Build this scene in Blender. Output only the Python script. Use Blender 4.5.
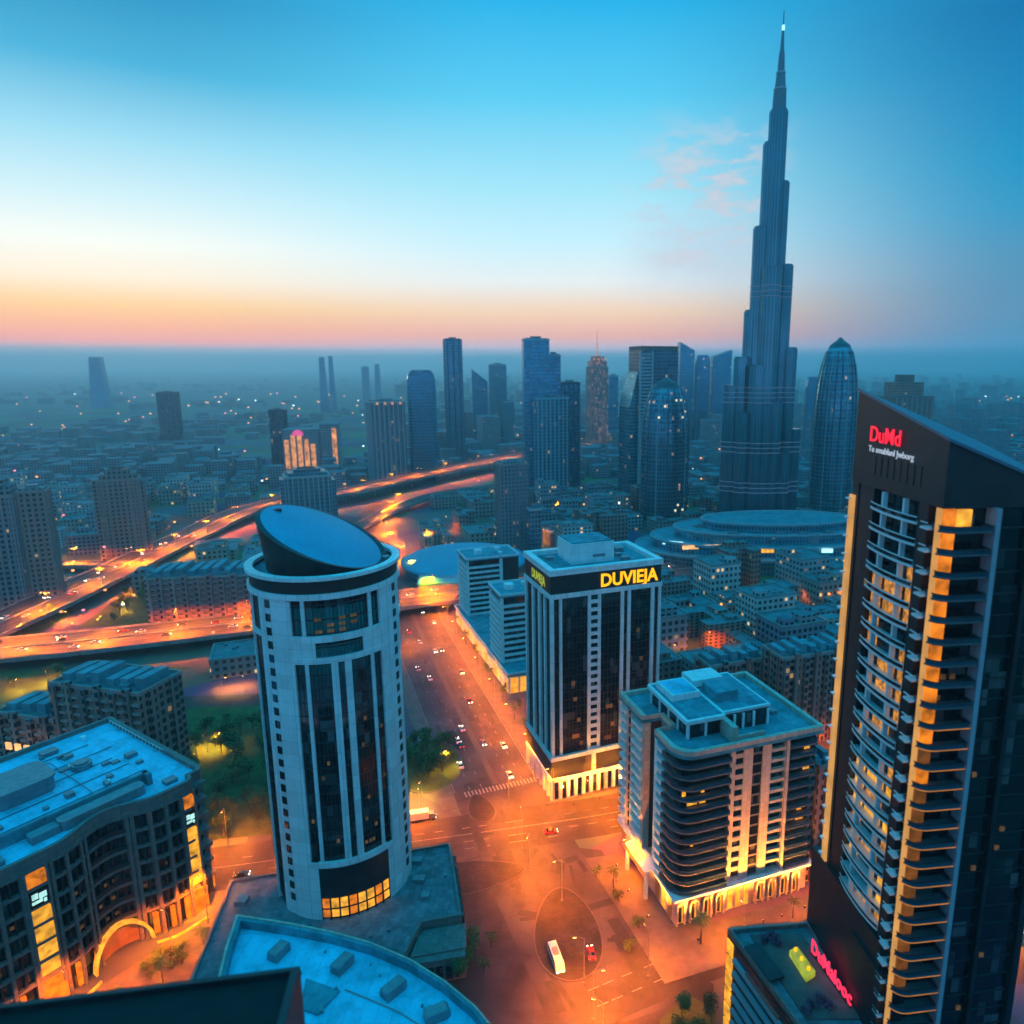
import bpy, math, random
from mathutils import Vector, Matrix, noise as mnoise

# ---------------------------------------------------------------- camera, sky, sun, exposure
S = bpy.context.scene
for _o in list(bpy.data.objects):
    bpy.data.objects.remove(_o)
COL = S.collection
random.seed(7)
PITCH = math.radians(11.6)
FPX, CX, CY, HC = 716.0, 576.0, 512.0, 150.0
cd = bpy.data.cameras.new("camera")
cam = bpy.data.objects.new("camera", cd)
COL.objects.link(cam)
cam.location = (0, 0, HC)
cam.rotation_euler = (math.pi / 2 - PITCH, 0, 0)
cd.sensor_width = 36.0
cd.lens = 36.0 * FPX / 1024.0
cd.shift_x = -(CX - 512.0) / 1024.0
cd.clip_start = 1.0
cd.clip_end = 60000.0
cd.dof.use_dof = True
cd.dof.focus_distance = 215.0
cd.dof.aperture_fstop = 0.05
S.camera = cam
S.render.engine = 'CYCLES'
S.cycles.use_denoising = True
S.cycles.max_bounces = 6
S.cycles.diffuse_bounces = 3
S.cycles.glossy_bounces = 3
S.cycles.transmission_bounces = 2
S.cycles.volume_bounces = 3
S.cycles.sample_clamp_indirect = 4.0
S.cycles.caustics_reflective = False
S.cycles.caustics_refractive = False
S.view_settings.view_transform = 'Standard'
S.view_settings.look = 'None'
S.view_settings.exposure = 0.0
S.view_settings.gamma = 1.0
S.view_settings.use_curve_mapping = False


def lin(c):
    return tuple((x / 12.92 if x <= 0.04045 else ((x + 0.055) / 1.055) ** 2.4) for x in (v / 255.0 for v in c))


SUN_EL, SUN_AZ = math.radians(3.0), math.radians(-34.0)   # low sun behind the haze, ahead and to the left
W = bpy.data.worlds.new("World")
S.world = W
W.use_nodes = True


class NT:
    """small helper to write node maths"""
    def __init__(s, tree):
        s.t = tree
    def n(s, kind, **kw):
        q = s.t.nodes.new(kind)
        for k, v in kw.items():
            setattr(q, k, v)
        return q
    def put(s, sock, v):
        if isinstance(v, (int, float)):
            sock.default_value = v
        elif isinstance(v, tuple):
            sock.default_value = v if len(v) == len(sock.default_value) else (*v, 1.0)
        else:
            s.t.links.new(v, sock)
    def m(s, op, a, b=None, c=None, clamp=False):
        q = s.n('ShaderNodeMath', operation=op, use_clamp=clamp)
        for i, v in enumerate((a, b, c)):
            if v is not None:
                s.put(q.inputs[i], v)
        return q.outputs[0]
    def mix(s, f, a, b, op='MIX'):
        q = s.n('ShaderNodeMix', data_type='RGBA', blend_type=op)
        s.put(q.inputs[0], f); s.put(q.inputs[6], a); s.put(q.inputs[7], b)
        return q.outputs[2]
    def ramp(s, f, stops):
        q = s.n('ShaderNodeValToRGB')
        e = q.color_ramp.elements
        while len(e) < len(stops):
            e.new(0.5)
        for el, (p, c) in zip(e, stops):
            el.position = p; el.color = (*c, 1.0)
        s.put(q.inputs[0], f)
        return q.outputs[0]
    def rng(s, v, a, b, c=0.0, d=1.0, smooth=False):
        q = s.n('ShaderNodeMapRange', interpolation_type='SMOOTHSTEP' if smooth else 'LINEAR')
        for i, x in enumerate((v, a, b, c, d)):
            s.put(q.inputs[i], x)
        return q.outputs[0]
    def noise(s, vec, scale, detail=3.0, rough=0.55):
        q = s.n('ShaderNodeTexNoise')
        if vec is not None:
            s.t.links.new(vec, q.inputs['Vector'])
        q.inputs['Scale'].default_value = scale; q.inputs['Detail'].default_value = detail
        q.inputs['Roughness'].default_value = rough
        return q.outputs[0]


def build_sky():
    t = W.node_tree
    t.nodes.clear()
    k = NT(t)
    tc = k.n('ShaderNodeTexCoord')
    sep = k.n('ShaderNodeSeparateXYZ')
    t.links.new(tc.outputs['Generated'], sep.inputs[0])
    X, Y, Z = sep.outputs
    el = k.m('MULTIPLY', k.m('ARCSINE', Z), 57.29578)
    az = k.m('MULTIPLY', k.m('ARCTAN2', X, Y), 57.29578)
    f = k.m('DIVIDE', el, 60.0, clamp=True)
    def R(rows):
        return k.ramp(f, [(e / 60.0, lin(c)) for e, c in rows])
    warm = R([(0, (128, 142, 158)), (1.0, (168, 128, 124)), (1.6, (250, 108, 16)), (2.6, (255, 146, 20)), (3.9, (254, 190, 84)),
              (5.6, (251, 230, 198)), (7.8, (243, 246, 236)), (10.5, (205, 236, 242)), (14, (150, 216, 238)), (18, (52, 172, 214)),
              (22, (0, 140, 190)), (34, (0, 148, 190)), (60, (0, 128, 164))])
    mid = R([(0, (132, 160, 182)), (1.2, (196, 150, 152)), (2.2, (248, 146, 84)), (4.0, (254, 200, 142)), (6.2, (236, 236, 230)),
             (8.8, (204, 238, 246)), (12.5, (165, 228, 244)), (18.5, (85, 202, 240)), (24.5, (0, 172, 230)), (36, (0, 150, 196)), (60, (0, 128, 164))])
    cool = R([(0, (60, 92, 120)), (1.0, (64, 92, 120)), (3.4, (84, 116, 144)), (7, (76, 134, 168)), (10, (40, 142, 186)),
              (13, (0, 138, 186)), (16, (0, 126, 180)), (21, (0, 106, 164)), (36, (0, 138, 178)), (60, (0, 128, 164))])
    c = k.mix(k.rng(az, -30.0, -4.0, smooth=True), warm, mid)
    c = k.mix(k.rng(az, 2.0, 32.0, smooth=True), c, cool)
    # the far left darkens again
    c = k.mix(k.rng(az, -45.0, -85.0, smooth=True), c, cool)
    back = R([(0, (122, 118, 150)), (5, (112, 128, 168)), (15, (60, 138, 190)), (34, (0, 140, 182)), (60, (0, 128, 164))])
    c = k.mix(k.rng(k.m('ABSOLUTE', az), 62.0, 105.0, smooth=True), c, back)
    # thin dusk clouds
    mp = k.n('ShaderNodeMapping'); mp.inputs['Scale'].default_value = (5.0, 5.0, 14.0); mp.inputs['Rotation'].default_value = (0.05, 0.42, 0.0)
    t.links.new(tc.outputs['Generated'], mp.inputs[0])
    nz = k.noise(mp.outputs[0], 3.6, 9.0, 0.62)
    clm = k.rng(nz, 0.44, 0.60, smooth=True)
    axis = k.m('ADD', az, k.m('MULTIPLY', el, -0.12))
    win = k.m('MULTIPLY', k.rng(axis, 0.5, 7.0, smooth=True), k.rng(axis, 15.0, 10.5, smooth=True))
    win = k.m('MULTIPLY', win, k.m('MULTIPLY', k.rng(el, 4.0, 7.0, smooth=True), k.rng(el, 18.5, 13.0, smooth=True)))
    thick = k.m('MULTIPLY', k.rng(k.m('ABSOLUTE', k.m('SUBTRACT', el, 8.0)), 4.5, 0.5, smooth=True), 0.45)
    amt = k.m('MULTIPLY', win, k.m('MAXIMUM', clm, k.m('MULTIPLY', thick, k.rng(nz, 0.35, 0.6, 0.7, 1.9))), clamp=True)
    ccol = k.mix(k.rng(nz, 0.42, 0.62), lin((186, 194, 208)), lin((208, 204, 212)))
    c = k.mix(k.m('MULTIPLY', amt, 0.85), c, ccol)
    ns = k.n('ShaderNodeTexSky', sky_type='NISHITA')
    ns.sun_disc = False
    ns.sun_elevation = SUN_EL
    ns.sun_rotation = SUN_AZ % (2 * math.pi)
    b1 = k.n('ShaderNodeBackground'); t.links.new(c, b1.inputs[0])
    # above the haze layer the low sky is as much brighter as the haze will dim it
    path = k.m('DIVIDE', 275.0, k.m('MAXIMUM', Z, 0.024))
    gain = k.m('EXPONENT', k.m('MULTIPLY', path, 0.00014))
    up = k.rng(el, 24.0, 44.0, 1.0, 2.7, smooth=True)
    t.links.new(k.m('MULTIPLY', k.m('MULTIPLY', gain, up), 0.97), b1.inputs[1])
    b2 = k.n('ShaderNodeBackground'); t.links.new(ns.outputs[0], b2.inputs[0]); b2.inputs[1].default_value = 0.006
    ad = k.n('ShaderNodeAddShader'); t.links.new(b1.outputs[0], ad.inputs[0]); t.links.new(b2.outputs[0], ad.inputs[1])
    out = k.n('ShaderNodeOutputWorld'); t.links.new(ad.outputs[0], out.inputs[0])


build_sky()
sl = bpy.data.lights.new("sun", 'SUN')
sl.energy = 0.2
sl.angle = math.radians(2.0)
sl.color = (1.0, 0.62, 0.42)
so = bpy.data.objects.new("sun", sl)
COL.objects.link(so)
so.location = (-400, 600, 300)
_d = Vector((math.sin(SUN_AZ) * math.cos(SUN_EL), math.cos(SUN_AZ) * math.cos(SUN_EL), math.sin(SUN_EL)))
so.rotation_euler = _d.to_track_quat('Z', 'Y').to_euler()


# ---------------------------------------------------------------- helpers: pixels to ground, meshes, things
def G(px, py, z=0.0):
    """where the ray through a pixel of the photograph meets the level z: used to survey positions"""
    a = PITCH + math.atan((py - CY) / FPX)
    y = (HC - z) / math.tan(a)
    d = y * math.cos(PITCH) + (HC - z) * math.sin(PITCH)
    return (px - CX) / FPX * d, y


def HZ(y, py):
    """height of something at depth y that shows at row py"""
    return HC - y * math.tan(PITCH + math.atan((py - CY) / FPX))


class MB:
    def __init__(s):
        s.v = []; s.f = []
    def add(s, vs, fs):
        o = len(s.v)
        s.v += [tuple(p) for p in vs]
        s.f += [tuple(o + i for i in q) for q in fs]
        return s
    def box(s, x0, y0, z0, x1, y1, z1):
        if x1 < x0: x0, x1 = x1, x0
        if y1 < y0: y0, y1 = y1, y0
        if z1 < z0: z0, z1 = z1, z0
        return s.add([(x0, y0, z0), (x1, y0, z0), (x1, y1, z0), (x0, y1, z0), (x0, y0, z1), (x1, y0, z1), (x1, y1, z1), (x0, y1, z1)],
                     [(0, 3, 2, 1), (4, 5, 6, 7), (0, 1, 5, 4), (1, 2, 6, 5), (2, 3, 7, 6), (3, 0, 4, 7)])
    def prism(s, poly, z0, z1):
        n = len(poly)
        ar = sum(poly[i][0] * poly[(i + 1) % n][1] - poly[(i + 1) % n][0] * poly[i][1] for i in range(n))
        if ar < 0: poly = poly[::-1]
        zt = z1 if callable(z1) else (lambda x, y: z1)
        vs = [(x, y, z0) for x, y in poly] + [(x, y, zt(x, y)) for x, y in poly]
        fs = [tuple(range(n))[::-1], tuple(range(n, 2 * n))] + [(i, (i + 1) % n, n + (i + 1) % n, n + i) for i in range(n)]
        return s.add(vs, fs)
    def ring(s, outer, inner, z0, z1):
        n = len(outer)
        vs = [(x, y, z0) for x, y in outer] + [(x, y, z1) for x, y in outer] + [(x, y, z0) for x, y in inner] + [(x, y, z1) for x, y in inner]
        fs = []
        for i in range(n):
            j = (i + 1) % n
            fs += [(i, j, n + j, n + i), (2 * n + j, 2 * n + i, 3 * n + i, 3 * n + j), (n + i, n + j, 3 * n + j, 3 * n + i), (j, i, 2 * n + i, 2 * n + j)]
        return s.add(vs, fs)
    def cyl(s, cx, cy, r, z0, z1, n=16, r1=None):
        r1 = r if r1 is None else r1
        c = [(math.cos(6.283185 * i / n), math.sin(6.283185 * i / n)) for i in range(n)]
        vs = [(cx + r * a, cy + r * b, z0) for a, b in c] + [(cx + r1 * a, cy + r1 * b, z1) for a, b in c]
        fs = [tuple(range(n))[::-1], tuple(range(n, 2 * n))] + [(i, (i + 1) % n, n + (i + 1) % n, n + i) for i in range(n)]
        return s.add(vs, fs)
    def arc(s, r0, r1, a0, a1, z0, z1, n=8, cx=0.0, cy=0.0):
        """curved plate between radii r0<r1 and angles in degrees (0 = towards -y, positive to +x)"""
        vs = []
        for i in range(n + 1):
            a = math.radians(a0 + (a1 - a0) * i / n)
            sx, sy = math.sin(a), -math.cos(a)
            vs += [(cx + r0 * sx, cy + r0 * sy, z0), (cx + r1 * sx, cy + r1 * sy, z0), (cx + r1 * sx, cy + r1 * sy, z1), (cx + r0 * sx, cy + r0 * sy, z1)]
        fs = []
        for i in range(n):
            a = 4 * i; b = a + 4
            fs += [(a + 1, b + 1, b + 2, a + 2), (a, a + 3, b + 3, b), (a + 3, a + 2, b + 2, b + 3), (a, b, b + 1, a + 1)]
        fs += [(0, 1, 2, 3), (4 * n, 4 * n + 3, 4 * n + 2, 4 * n + 1)]
        return s.add(vs, fs)
    def tube(s, pts, r, n=6, r1=None):
        r1 = r if r1 is None else r1
        P = [Vector(p) for p in pts]
        m = len(P); vs = []
        for i, p in enumerate(P):
            d = (P[min(i + 1, m - 1)] - P[max(i - 1, 0)]).normalized()
            u = d.cross(Vector((0, 0, 1)))
            u = Vector((1, 0, 0)) if u.length < 1e-3 else u.normalized()
            w = u.cross(d)
            rr = r + (r1 - r) * i / max(1, m - 1)
            vs += [p + u * rr * math.cos(6.283185 * j / n) + w * rr * math.sin(6.283185 * j / n) for j in range(n)]
        fs = [tuple(range(n)), tuple(range((m - 1) * n, m * n))[::-1]]
        for i in range(m - 1):
            fs += [(i * n + j, (i + 1) * n + j, (i + 1) * n + (j + 1) % n, i * n + (j + 1) % n) for j in range(n)]
        return s.add(vs, fs)
    def loft(s, loops, cap=True):
        n = len(loops[0]); vs = [p for l in loops for p in l]; fs = []
        for i in range(len(loops) - 1):
            fs += [(i * n + j, i * n + (j + 1) % n, (i + 1) * n + (j + 1) % n, (i + 1) * n + j) for j in range(n)]
        if cap:
            fs += [tuple(range(n))[::-1], tuple(range((len(loops) - 1) * n, len(loops) * n))]
        return s.add(vs, fs)
    def mesh(s, name, mt, smooth=False):
        me = bpy.data.meshes.new(name)
        me.from_pydata([tuple(p) for p in s.v], [], s.f)
        if mt is not None:
            me.materials.append(mt)
        if smooth:
            for p in me.polygons: p.use_smooth = True
        me.update()
        return me
    def obj(s, name, mt, parent=None, smooth=False, loc=None, label=None):
        o = bpy.data.objects.new(name, s.mesh(name, mt, smooth))
        COL.objects.link(o)
        if parent is not None: o.parent = parent
        if loc is not None: o.location = loc
        if label: o['label'] = label
        return o


def tag(o, label, cat, group=None, kind=None):
    o['label'] = label; o['category'] = cat
    if group: o['group'] = group
    if kind: o['kind'] = kind
    return o


def thing(name, label, cat, loc=(0, 0, 0), rot=0.0, group=None):
    o = bpy.data.objects.new(name, None)
    o.empty_display_size = 1.0
    COL.objects.link(o)
    o.location = loc; o.rotation_euler = (0, 0, math.radians(rot))
    return tag(o, label, cat, group)


def struct(name, mb, mt, label=None):
    o = mb.obj(name, mt)
    o['kind'] = 'structure'
    if label: o['label'] = label
    return o


def again(o, parent, loc=None, rot=None):
    c = o.copy(); COL.objects.link(c); c.parent = parent
    if loc is not None: c.location = loc
    if rot is not None: c.rotation_euler = rot
    return c


def dup(root, loc, rot=0.0, label=None, group=None, scale=None):
    r = root.copy(); COL.objects.link(r)
    r.location = loc; r.rotation_euler = (0, 0, math.radians(rot))
    if scale is not None: r.scale = scale
    if label: r['label'] = label
    if group: r['group'] = group
    for ch in list(root.children):
        c = ch.copy(); COL.objects.link(c); c.parent = r
        for g in ch.children:
            d = g.copy(); COL.objects.link(d); d.parent = c
    return r


def text(name, s, size, mt, parent, loc, rot, bold=0.0, depth=0.15, squash=1.0, align='CENTER', shear=0.0):
    cu = bpy.data.curves.new(name, 'FONT')
    cu.body = s; cu.size = size; cu.extrude = depth; cu.offset = bold; cu.align_x = align; cu.shear = shear; cu.resolution_u = 3
    tmp = bpy.data.objects.new("tmp_text", cu)
    COL.objects.link(tmp)
    dg = bpy.context.evaluated_depsgraph_get()
    me = bpy.data.meshes.new_from_object(tmp.evaluated_get(dg))
    bpy.data.objects.remove(tmp)
    me.name = name
    me.materials.clear(); me.materials.append(mt)
    o = bpy.data.objects.new(name, me)
    COL.objects.link(o)
    o.parent = parent; o.location = loc; o.rotation_euler = tuple(math.radians(a) for a in rot)
    o.scale = (squash, 1, 1)
    return o


# ---------------------------------------------------------------- materials
def pmat(name, col, rough=0.6, metal=0.0, var=0.18, vscale=0.35, spec=0.5, emit=None, es=0.0, bump=0.0, streak=0.0, objvar=0.0, coat=0.0):
    m = bpy.data.materials.new(name)
    m.use_nodes = True
    t = m.node_tree; k = NT(t)
    b = t.nodes['Principled BSDF']
    b.inputs['Roughness'].default_value = rough
    b.inputs['Metallic'].default_value = metal
    b.inputs['Specular IOR Level'].default_value = spec
    if coat: b.inputs['Coat Weight'].default_value = coat
    c = (*col, 1.0)
    b.inputs['Base Color'].default_value = c
    if var or streak:
        tc = k.n('ShaderNodeTexCoord')
        src = tc.outputs['Object']
        out = None
        if var:
            n1 = k.noise(src, vscale, 5.0, 0.6)
            out = k.mix(k.rng(n1, 0.3, 0.7), tuple(x * (1 - var) for x in col), tuple(min(1, x * (1 + var)) for x in col))
        if streak:
            mp = k.n('ShaderNodeMapping'); mp.inputs['Scale'].default_value = (1.6, 1.6, 0.06)
            t.links.new(src, mp.inputs[0])
            n2 = k.noise(mp.outputs[0], 1.0, 3.0)
            out = k.mix(k.rng(n2, 0.45, 0.75, 0.0, streak), out if out is not None else c[:3], tuple(x * 0.45 for x in col))
        if objvar:
            oi = k.n('ShaderNodeObjectInfo')
            out = k.mix(1.0, out, k.ramp(oi.outputs['Random'], [(0.0, (1 - objvar,) * 3), (1.0, (1 + objvar,) * 3)]), 'MULTIPLY')
        t.links.new(out, b.inputs['Base Color'])
        if bump:
            bp = k.n('ShaderNodeBump'); bp.inputs['Strength'].default_value = bump; bp.inputs['Distance'].default_value = 0.05
            t.links.new(k.noise(src, vscale * 6, 4.0), bp.inputs['Height'])
            t.links.new(bp.outputs[0], b.inputs['Normal'])
    if emit:
        b.inputs['Emission Color'].default_value = (*emit, 1.0)
        b.inputs['Emission Strength'].default_value = es
    return m


def panelled(m, pw, ph, dark=0.55, tint=0.12, blinds=0.0, stain=0.0):
    """joints between cladding panels, a small tint per panel, blinds behind some panes"""
    t = m.node_tree; k = NT(t); b = t.nodes['Principled BSDF']
    tc = k.n('ShaderNodeTexCoord'); oi = k.n('ShaderNodeObjectInfo')
    s1 = k.n('ShaderNodeSeparateXYZ'); t.links.new(tc.outputs['Object'], s1.inputs[0])
    s2 = k.n('ShaderNodeSeparateXYZ'); t.links.new(tc.outputs['Normal'], s2.inputs[0])
    fx = k.m('GREATER_THAN', k.m('ABSOLUTE', s2.outputs[0]), k.m('ABSOLUTE', s2.outputs[1]))
    fz = k.m('GREATER_THAN', k.m('ABSOLUTE', s2.outputs[2]), 0.6)
    u = k.m('ADD', k.m('MULTIPLY', fx, s1.outputs[1]), k.m('MULTIPLY', k.m('SUBTRACT', 1.0, fx), s1.outputs[0]))
    v = k.m('ADD', k.m('MULTIPLY', fz, s1.outputs[1]), k.m('MULTIPLY', k.m('SUBTRACT', 1.0, fz), s1.outputs[2]))
    uu, vv = k.m('DIVIDE', k.m('ADD', u, 400.0), pw), k.m('DIVIDE', k.m('ADD', v, 400.0), ph)
    ju = k.m('LESS_THAN', k.m('FRACT', uu), 0.07 / pw); jv = k.m('LESS_THAN', k.m('FRACT', vv), 0.07 / ph)
    j = k.m('MAXIMUM', ju, jv)
    cb = k.n('ShaderNodeCombineXYZ')
    t.links.new(k.m('FLOOR', uu), cb.inputs[0]); t.links.new(k.m('FLOOR', vv), cb.inputs[1]); t.links.new(k.m('MULTIPLY', oi.outputs['Random'], 77.0), cb.inputs[2])
    wn = k.n('ShaderNodeTexWhiteNoise'); t.links.new(cb.outputs[0], wn.inputs[0])
    src = b.inputs['Base Color'].links[0].from_socket if b.inputs['Base Color'].is_linked else tuple(b.inputs['Base Color'].default_value)[:3]
    c = k.mix(1.0, src, k.ramp(wn.outputs[0], [(0, (1 - tint,) * 3), (1, (1 + tint,) * 3)]), 'MULTIPLY')
    if stain:
        n2 = k.noise(tc.outputs['Object'], 0.16, 7.0, 0.68)
        n3 = k.noise(tc.outputs['Object'], 0.9, 4.0, 0.7)
        c = k.mix(k.m('MULTIPLY', k.rng(n2, 0.48, 0.7), stain), c, k.mix(1.0, src, (0.45, 0.42, 0.40), 'MULTIPLY'))
        c = k.mix(k.m('MULTIPLY', k.rng(n3, 0.56, 0.72), stain * 0.6), c, k.mix(1.0, src, (0.62, 0.6, 0.58), 'MULTIPLY'))
    if blinds:
        c = k.mix(k.m('MULTIPLY', k.m('GREATER_THAN', wn.outputs[0], 1 - blinds), k.m('FRACT', k.m('MULTIPLY', wn.outputs[0], 517.3))), c, (0.11, 0.115, 0.12))
    else:
        c = k.mix(k.m('MULTIPLY', j, dark), c, (0.02, 0.02, 0.02))
    t.links.new(c, b.inputs['Base Color'])


def glowmat(name, col, strength, var=0.35, scale=0.8):
    """a lit interior or lamp face: uneven emission"""
    m = bpy.data.materials.new(name)
    m.use_nodes = True
    t = m.node_tree; k = NT(t)
    b = t.nodes['Principled BSDF']
    b.inputs['Base Color'].default_value = (*[x * 0.3 for x in col], 1)
    b.inputs['Roughness'].default_value = 0.4
    b.inputs['Emission Color'].default_value = (*col, 1)
    tc = k.n('ShaderNodeTexCoord')
    oi = k.n('ShaderNodeObjectInfo')
    ad = k.n('ShaderNodeVectorMath', operation='ADD')
    t.links.new(tc.outputs['Object'], ad.inputs[0]); t.links.new(oi.outputs['Random'], ad.inputs[1])
    nz = k.noise(ad.outputs[0], scale, 3.0)
    s = k.rng(nz, 0.3, 0.7, strength * (1 - var), strength * (1 + var))
    t.links.new(s, b.inputs['Emission Strength'])
    return m


def facade(name, wall, glass, fh=3.6, bw=3.2, gw=0.62, gh=0.6, lit=0.04, roof=(0.1, 0.14, 0.16), tint=0.25, litcol=(1.0, 0.62, 0.25), ls=0.45, rough=0.25, metal=0.0):
    """wall of recessed-looking windows for buildings far enough that each pane is a pixel or two"""
    m = bpy.data.materials.new(name)
    m.use_nodes = True
    t = m.node_tree; k = NT(t)
    b = t.nodes['Principled BSDF']
    tc = k.n('ShaderNodeTexCoord')
    oi = k.n('ShaderNodeObjectInfo')
    s1 = k.n('ShaderNodeSeparateXYZ'); t.links.new(tc.outputs['Object'], s1.inputs[0])
    s2 = k.n('ShaderNodeSeparateXYZ'); t.links.new(tc.outputs['Normal'], s2.inputs[0])
    fx = k.m('GREATER_THAN', k.m('ABSOLUTE', s2.outputs[0]), k.m('ABSOLUTE', s2.outputs[1]))
    u = k.m('ADD', k.m('MULTIPLY', fx, s1.outputs[1]), k.m('MULTIPLY', k.m('SUBTRACT', 1.0, fx), s1.outputs[0]))
    uu = k.m('DIVIDE', k.m('ADD', u, 500.0), bw)
    vv = k.m('DIVIDE', k.m('ADD', s1.outputs[2], 0.4), fh)
    fu, fv = k.m('FRACT', uu), k.m('FRACT', vv)
    a = k.m('LESS_THAN', k.m('ABSOLUTE', k.m('SUBTRACT', fu, 0.5)), gw / 2)
    c = k.m('LESS_THAN', k.m('ABSOLUTE', k.m('SUBTRACT', fv, 0.5)), gh / 2)
    w = k.m('MULTIPLY', a, c)
    w = k.m('MULTIPLY', w, k.m('LESS_THAN', s2.outputs[2], 0.4))
    cb = k.n('ShaderNodeCombineXYZ')
    t.links.new(k.m('FLOOR', uu), cb.inputs[0]); t.links.new(k.m('FLOOR', vv), cb.inputs[1])
    t.links.new(k.m('ADD', k.m('MULTIPLY', fx, 37.0), k.m('MULTIPLY', oi.outputs['Random'], 911.0)), cb.inputs[2])
    wn = k.n('ShaderNodeTexWhiteNoise'); t.links.new(cb.outputs[0], wn.inputs[0])
    nz = k.noise(tc.outputs['Object'], 0.12, 4.0)
    wc = k.mix(k.rng(nz, 0.3, 0.7), tuple(x * 0.8 for x in wall), tuple(x * 1.15 for x in wall))
    tn = k.ramp(oi.outputs['Random'], [(0.0, (1 - tint, 1 - tint, 1 - tint * 0.6)), (0.5, (1.0, 1.0, 1.0)), (1.0, (1 + tint, 1 + tint * 0.7, 1 + tint * 0.5))])
    wc = k.mix(1.0, wc, tn, 'MULTIPLY')
    gc = k.mix(wn.outputs[0], tuple(x * 0.6 for x in glass), tuple(x * 1.5 for x in glass))
    base = k.mix(w, wc, gc)
    rf = k.mix(1.0, k.mix(nz, tuple(x * 0.7 for x in roof), tuple(x * 1.3 for x in roof)), tn, 'MULTIPLY')
    base = k.mix(k.m('GREATER_THAN', s2.outputs[2], 0.5), base, rf)
    t.links.new(base, b.inputs['Base Color'])
    t.links.new(k.rng(w, 0, 1, 0.75, rough) if not metal else k.rng(w, 0, 1, 0.35, 0.18), b.inputs['Roughness'])
    b.inputs['Metallic'].default_value = metal
    b.inputs['Emission Color'].default_value = (*litcol, 1)
    on = k.m('MULTIPLY', w, k.m('GREATER_THAN', wn.outputs[0], 1.0 - lit))
    t.links.new(k.m('MULTIPLY', on, k.m('MULTIPLY', k.m('FRACT', k.m('MULTIPLY', wn.outputs[0], 913.7)), ls)), b.inputs['Emission Strength'])
    return m


M = {}
M['white'] = pmat('white_cladding', (0.80, 0.82, 0.84), 0.45, var=0.07, vscale=0.2, streak=0.25)
M['whitebright'] = pmat('white_parapet', (0.82, 0.83, 0.84), 0.5, var=0.06, streak=0.15)
M['stone'] = pmat('grey_stone', (0.23, 0.18, 0.17), 0.7, var=0.14, vscale=0.3, streak=0.4)
M['pinkstone'] = pmat('pink_stone', (0.64, 0.48, 0.40), 0.7, var=0.12, vscale=0.3, streak=0.3)
M['glass'] = pmat('dark_glass', (0.008, 0.012, 0.017), 0.10, var=0.5, vscale=0.18, spec=0.55, bump=0.02)
M['glassblue'] = pmat('blue_glass', (0.03, 0.075, 0.11), 0.16, var=0.35, vscale=0.12, spec=0.7)
M['mullion'] = pmat('dark_mullion', (0.045, 0.055, 0.065), 0.4, metal=0.5, var=0.1)
M['black'] = pmat('black_cladding', (0.012, 0.016, 0.02), 0.45, var=0.3, vscale=0.3, streak=0.2)
M['darkpanel'] = pmat('dark_panel', (0.006, 0.016, 0.020), 0.5, var=0.2, vscale=0.25, streak=0.3)
M['roofteal'] = pmat('teal_roof', (0.07, 0.31, 0.38), 0.8, var=0.3, vscale=0.3, spec=0.15, streak=0.0)
M['roofblue'] = pmat('pale_blue_roof_membrane', (0.10, 0.66, 0.88), 0.7, var=0.12, vscale=0.15, spec=0.15)
M['roofgrey'] = pmat('grey_roof', (0.16, 0.20, 0.23), 0.75, var=0.3, vscale=0.3)
M['plant'] = pmat('roof_plant_metal', (0.22, 0.26, 0.29), 0.5, metal=0.3, var=0.2, vscale=0.6)
M['steel'] = pmat('steel', (0.35, 0.38, 0.4), 0.35, metal=0.9, var=0.1)
M['rail'] = pmat('pale_railing', (0.80, 0.82, 0.84), 0.4, var=0.08)
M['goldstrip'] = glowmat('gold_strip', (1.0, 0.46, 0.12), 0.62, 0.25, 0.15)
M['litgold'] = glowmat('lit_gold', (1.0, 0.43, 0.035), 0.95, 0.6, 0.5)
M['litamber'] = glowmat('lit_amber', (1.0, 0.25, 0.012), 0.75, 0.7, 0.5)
M['litdim'] = glowmat('lit_dim', (1.0, 0.4, 0.12), 0.07, 0.9, 0.55)
M['litpale'] = glowmat('lit_pale', (0.55, 1.0, 0.92), 0.9, 0.3, 0.7)
M['signyellow'] = glowmat('sign_yellow', (1.0, 0.43, 0.0), 1.6, 0.1)
M['signgreen'] = glowmat('sign_green', (0.55, 0.62, 0.05), 0.55, 0.5, 0.4)
M['signred'] = glowmat('sign_red', (1.0, 0.015, 0.05), 1.15, 0.1)
M['signpink'] = glowmat('sign_pink', (1.0, 0.03, 0.09), 1.5, 0.15)
M['signwhite'] = glowmat('sign_white', (0.75, 0.85, 1.0), 0.55, 0.1)
M['lamp'] = glowmat('lamp_orange', (1.0, 0.42, 0.08), 40.0, 0.05)
M['lampwhite'] = glowmat('lamp_white', (0.75, 0.95, 1.0), 10.0, 0.05)
M['pole'] = pmat('lamp_pole', (0.22, 0.23, 0.24), 0.45, metal=0.6, var=0.1)
M['asphalt'] = pmat('asphalt', (0.06, 0.056, 0.062), 0.8, var=0.7, vscale=0.08)
M['asphaltworn'] = pmat('worn_asphalt', (0.046, 0.041, 0.042), 0.8, var=0.75, vscale=0.05)
M['pave'] = pmat('paving', (0.125, 0.105, 0.095), 0.8, var=0.35, vscale=0.2)
M['kerb'] = pmat('kerb_stone', (0.085, 0.08, 0.075), 0.8, var=0.15)
M['paint'] = pmat('road_paint', (0.26, 0.26, 0.25), 0.7, var=0.6, vscale=1.0)
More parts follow.
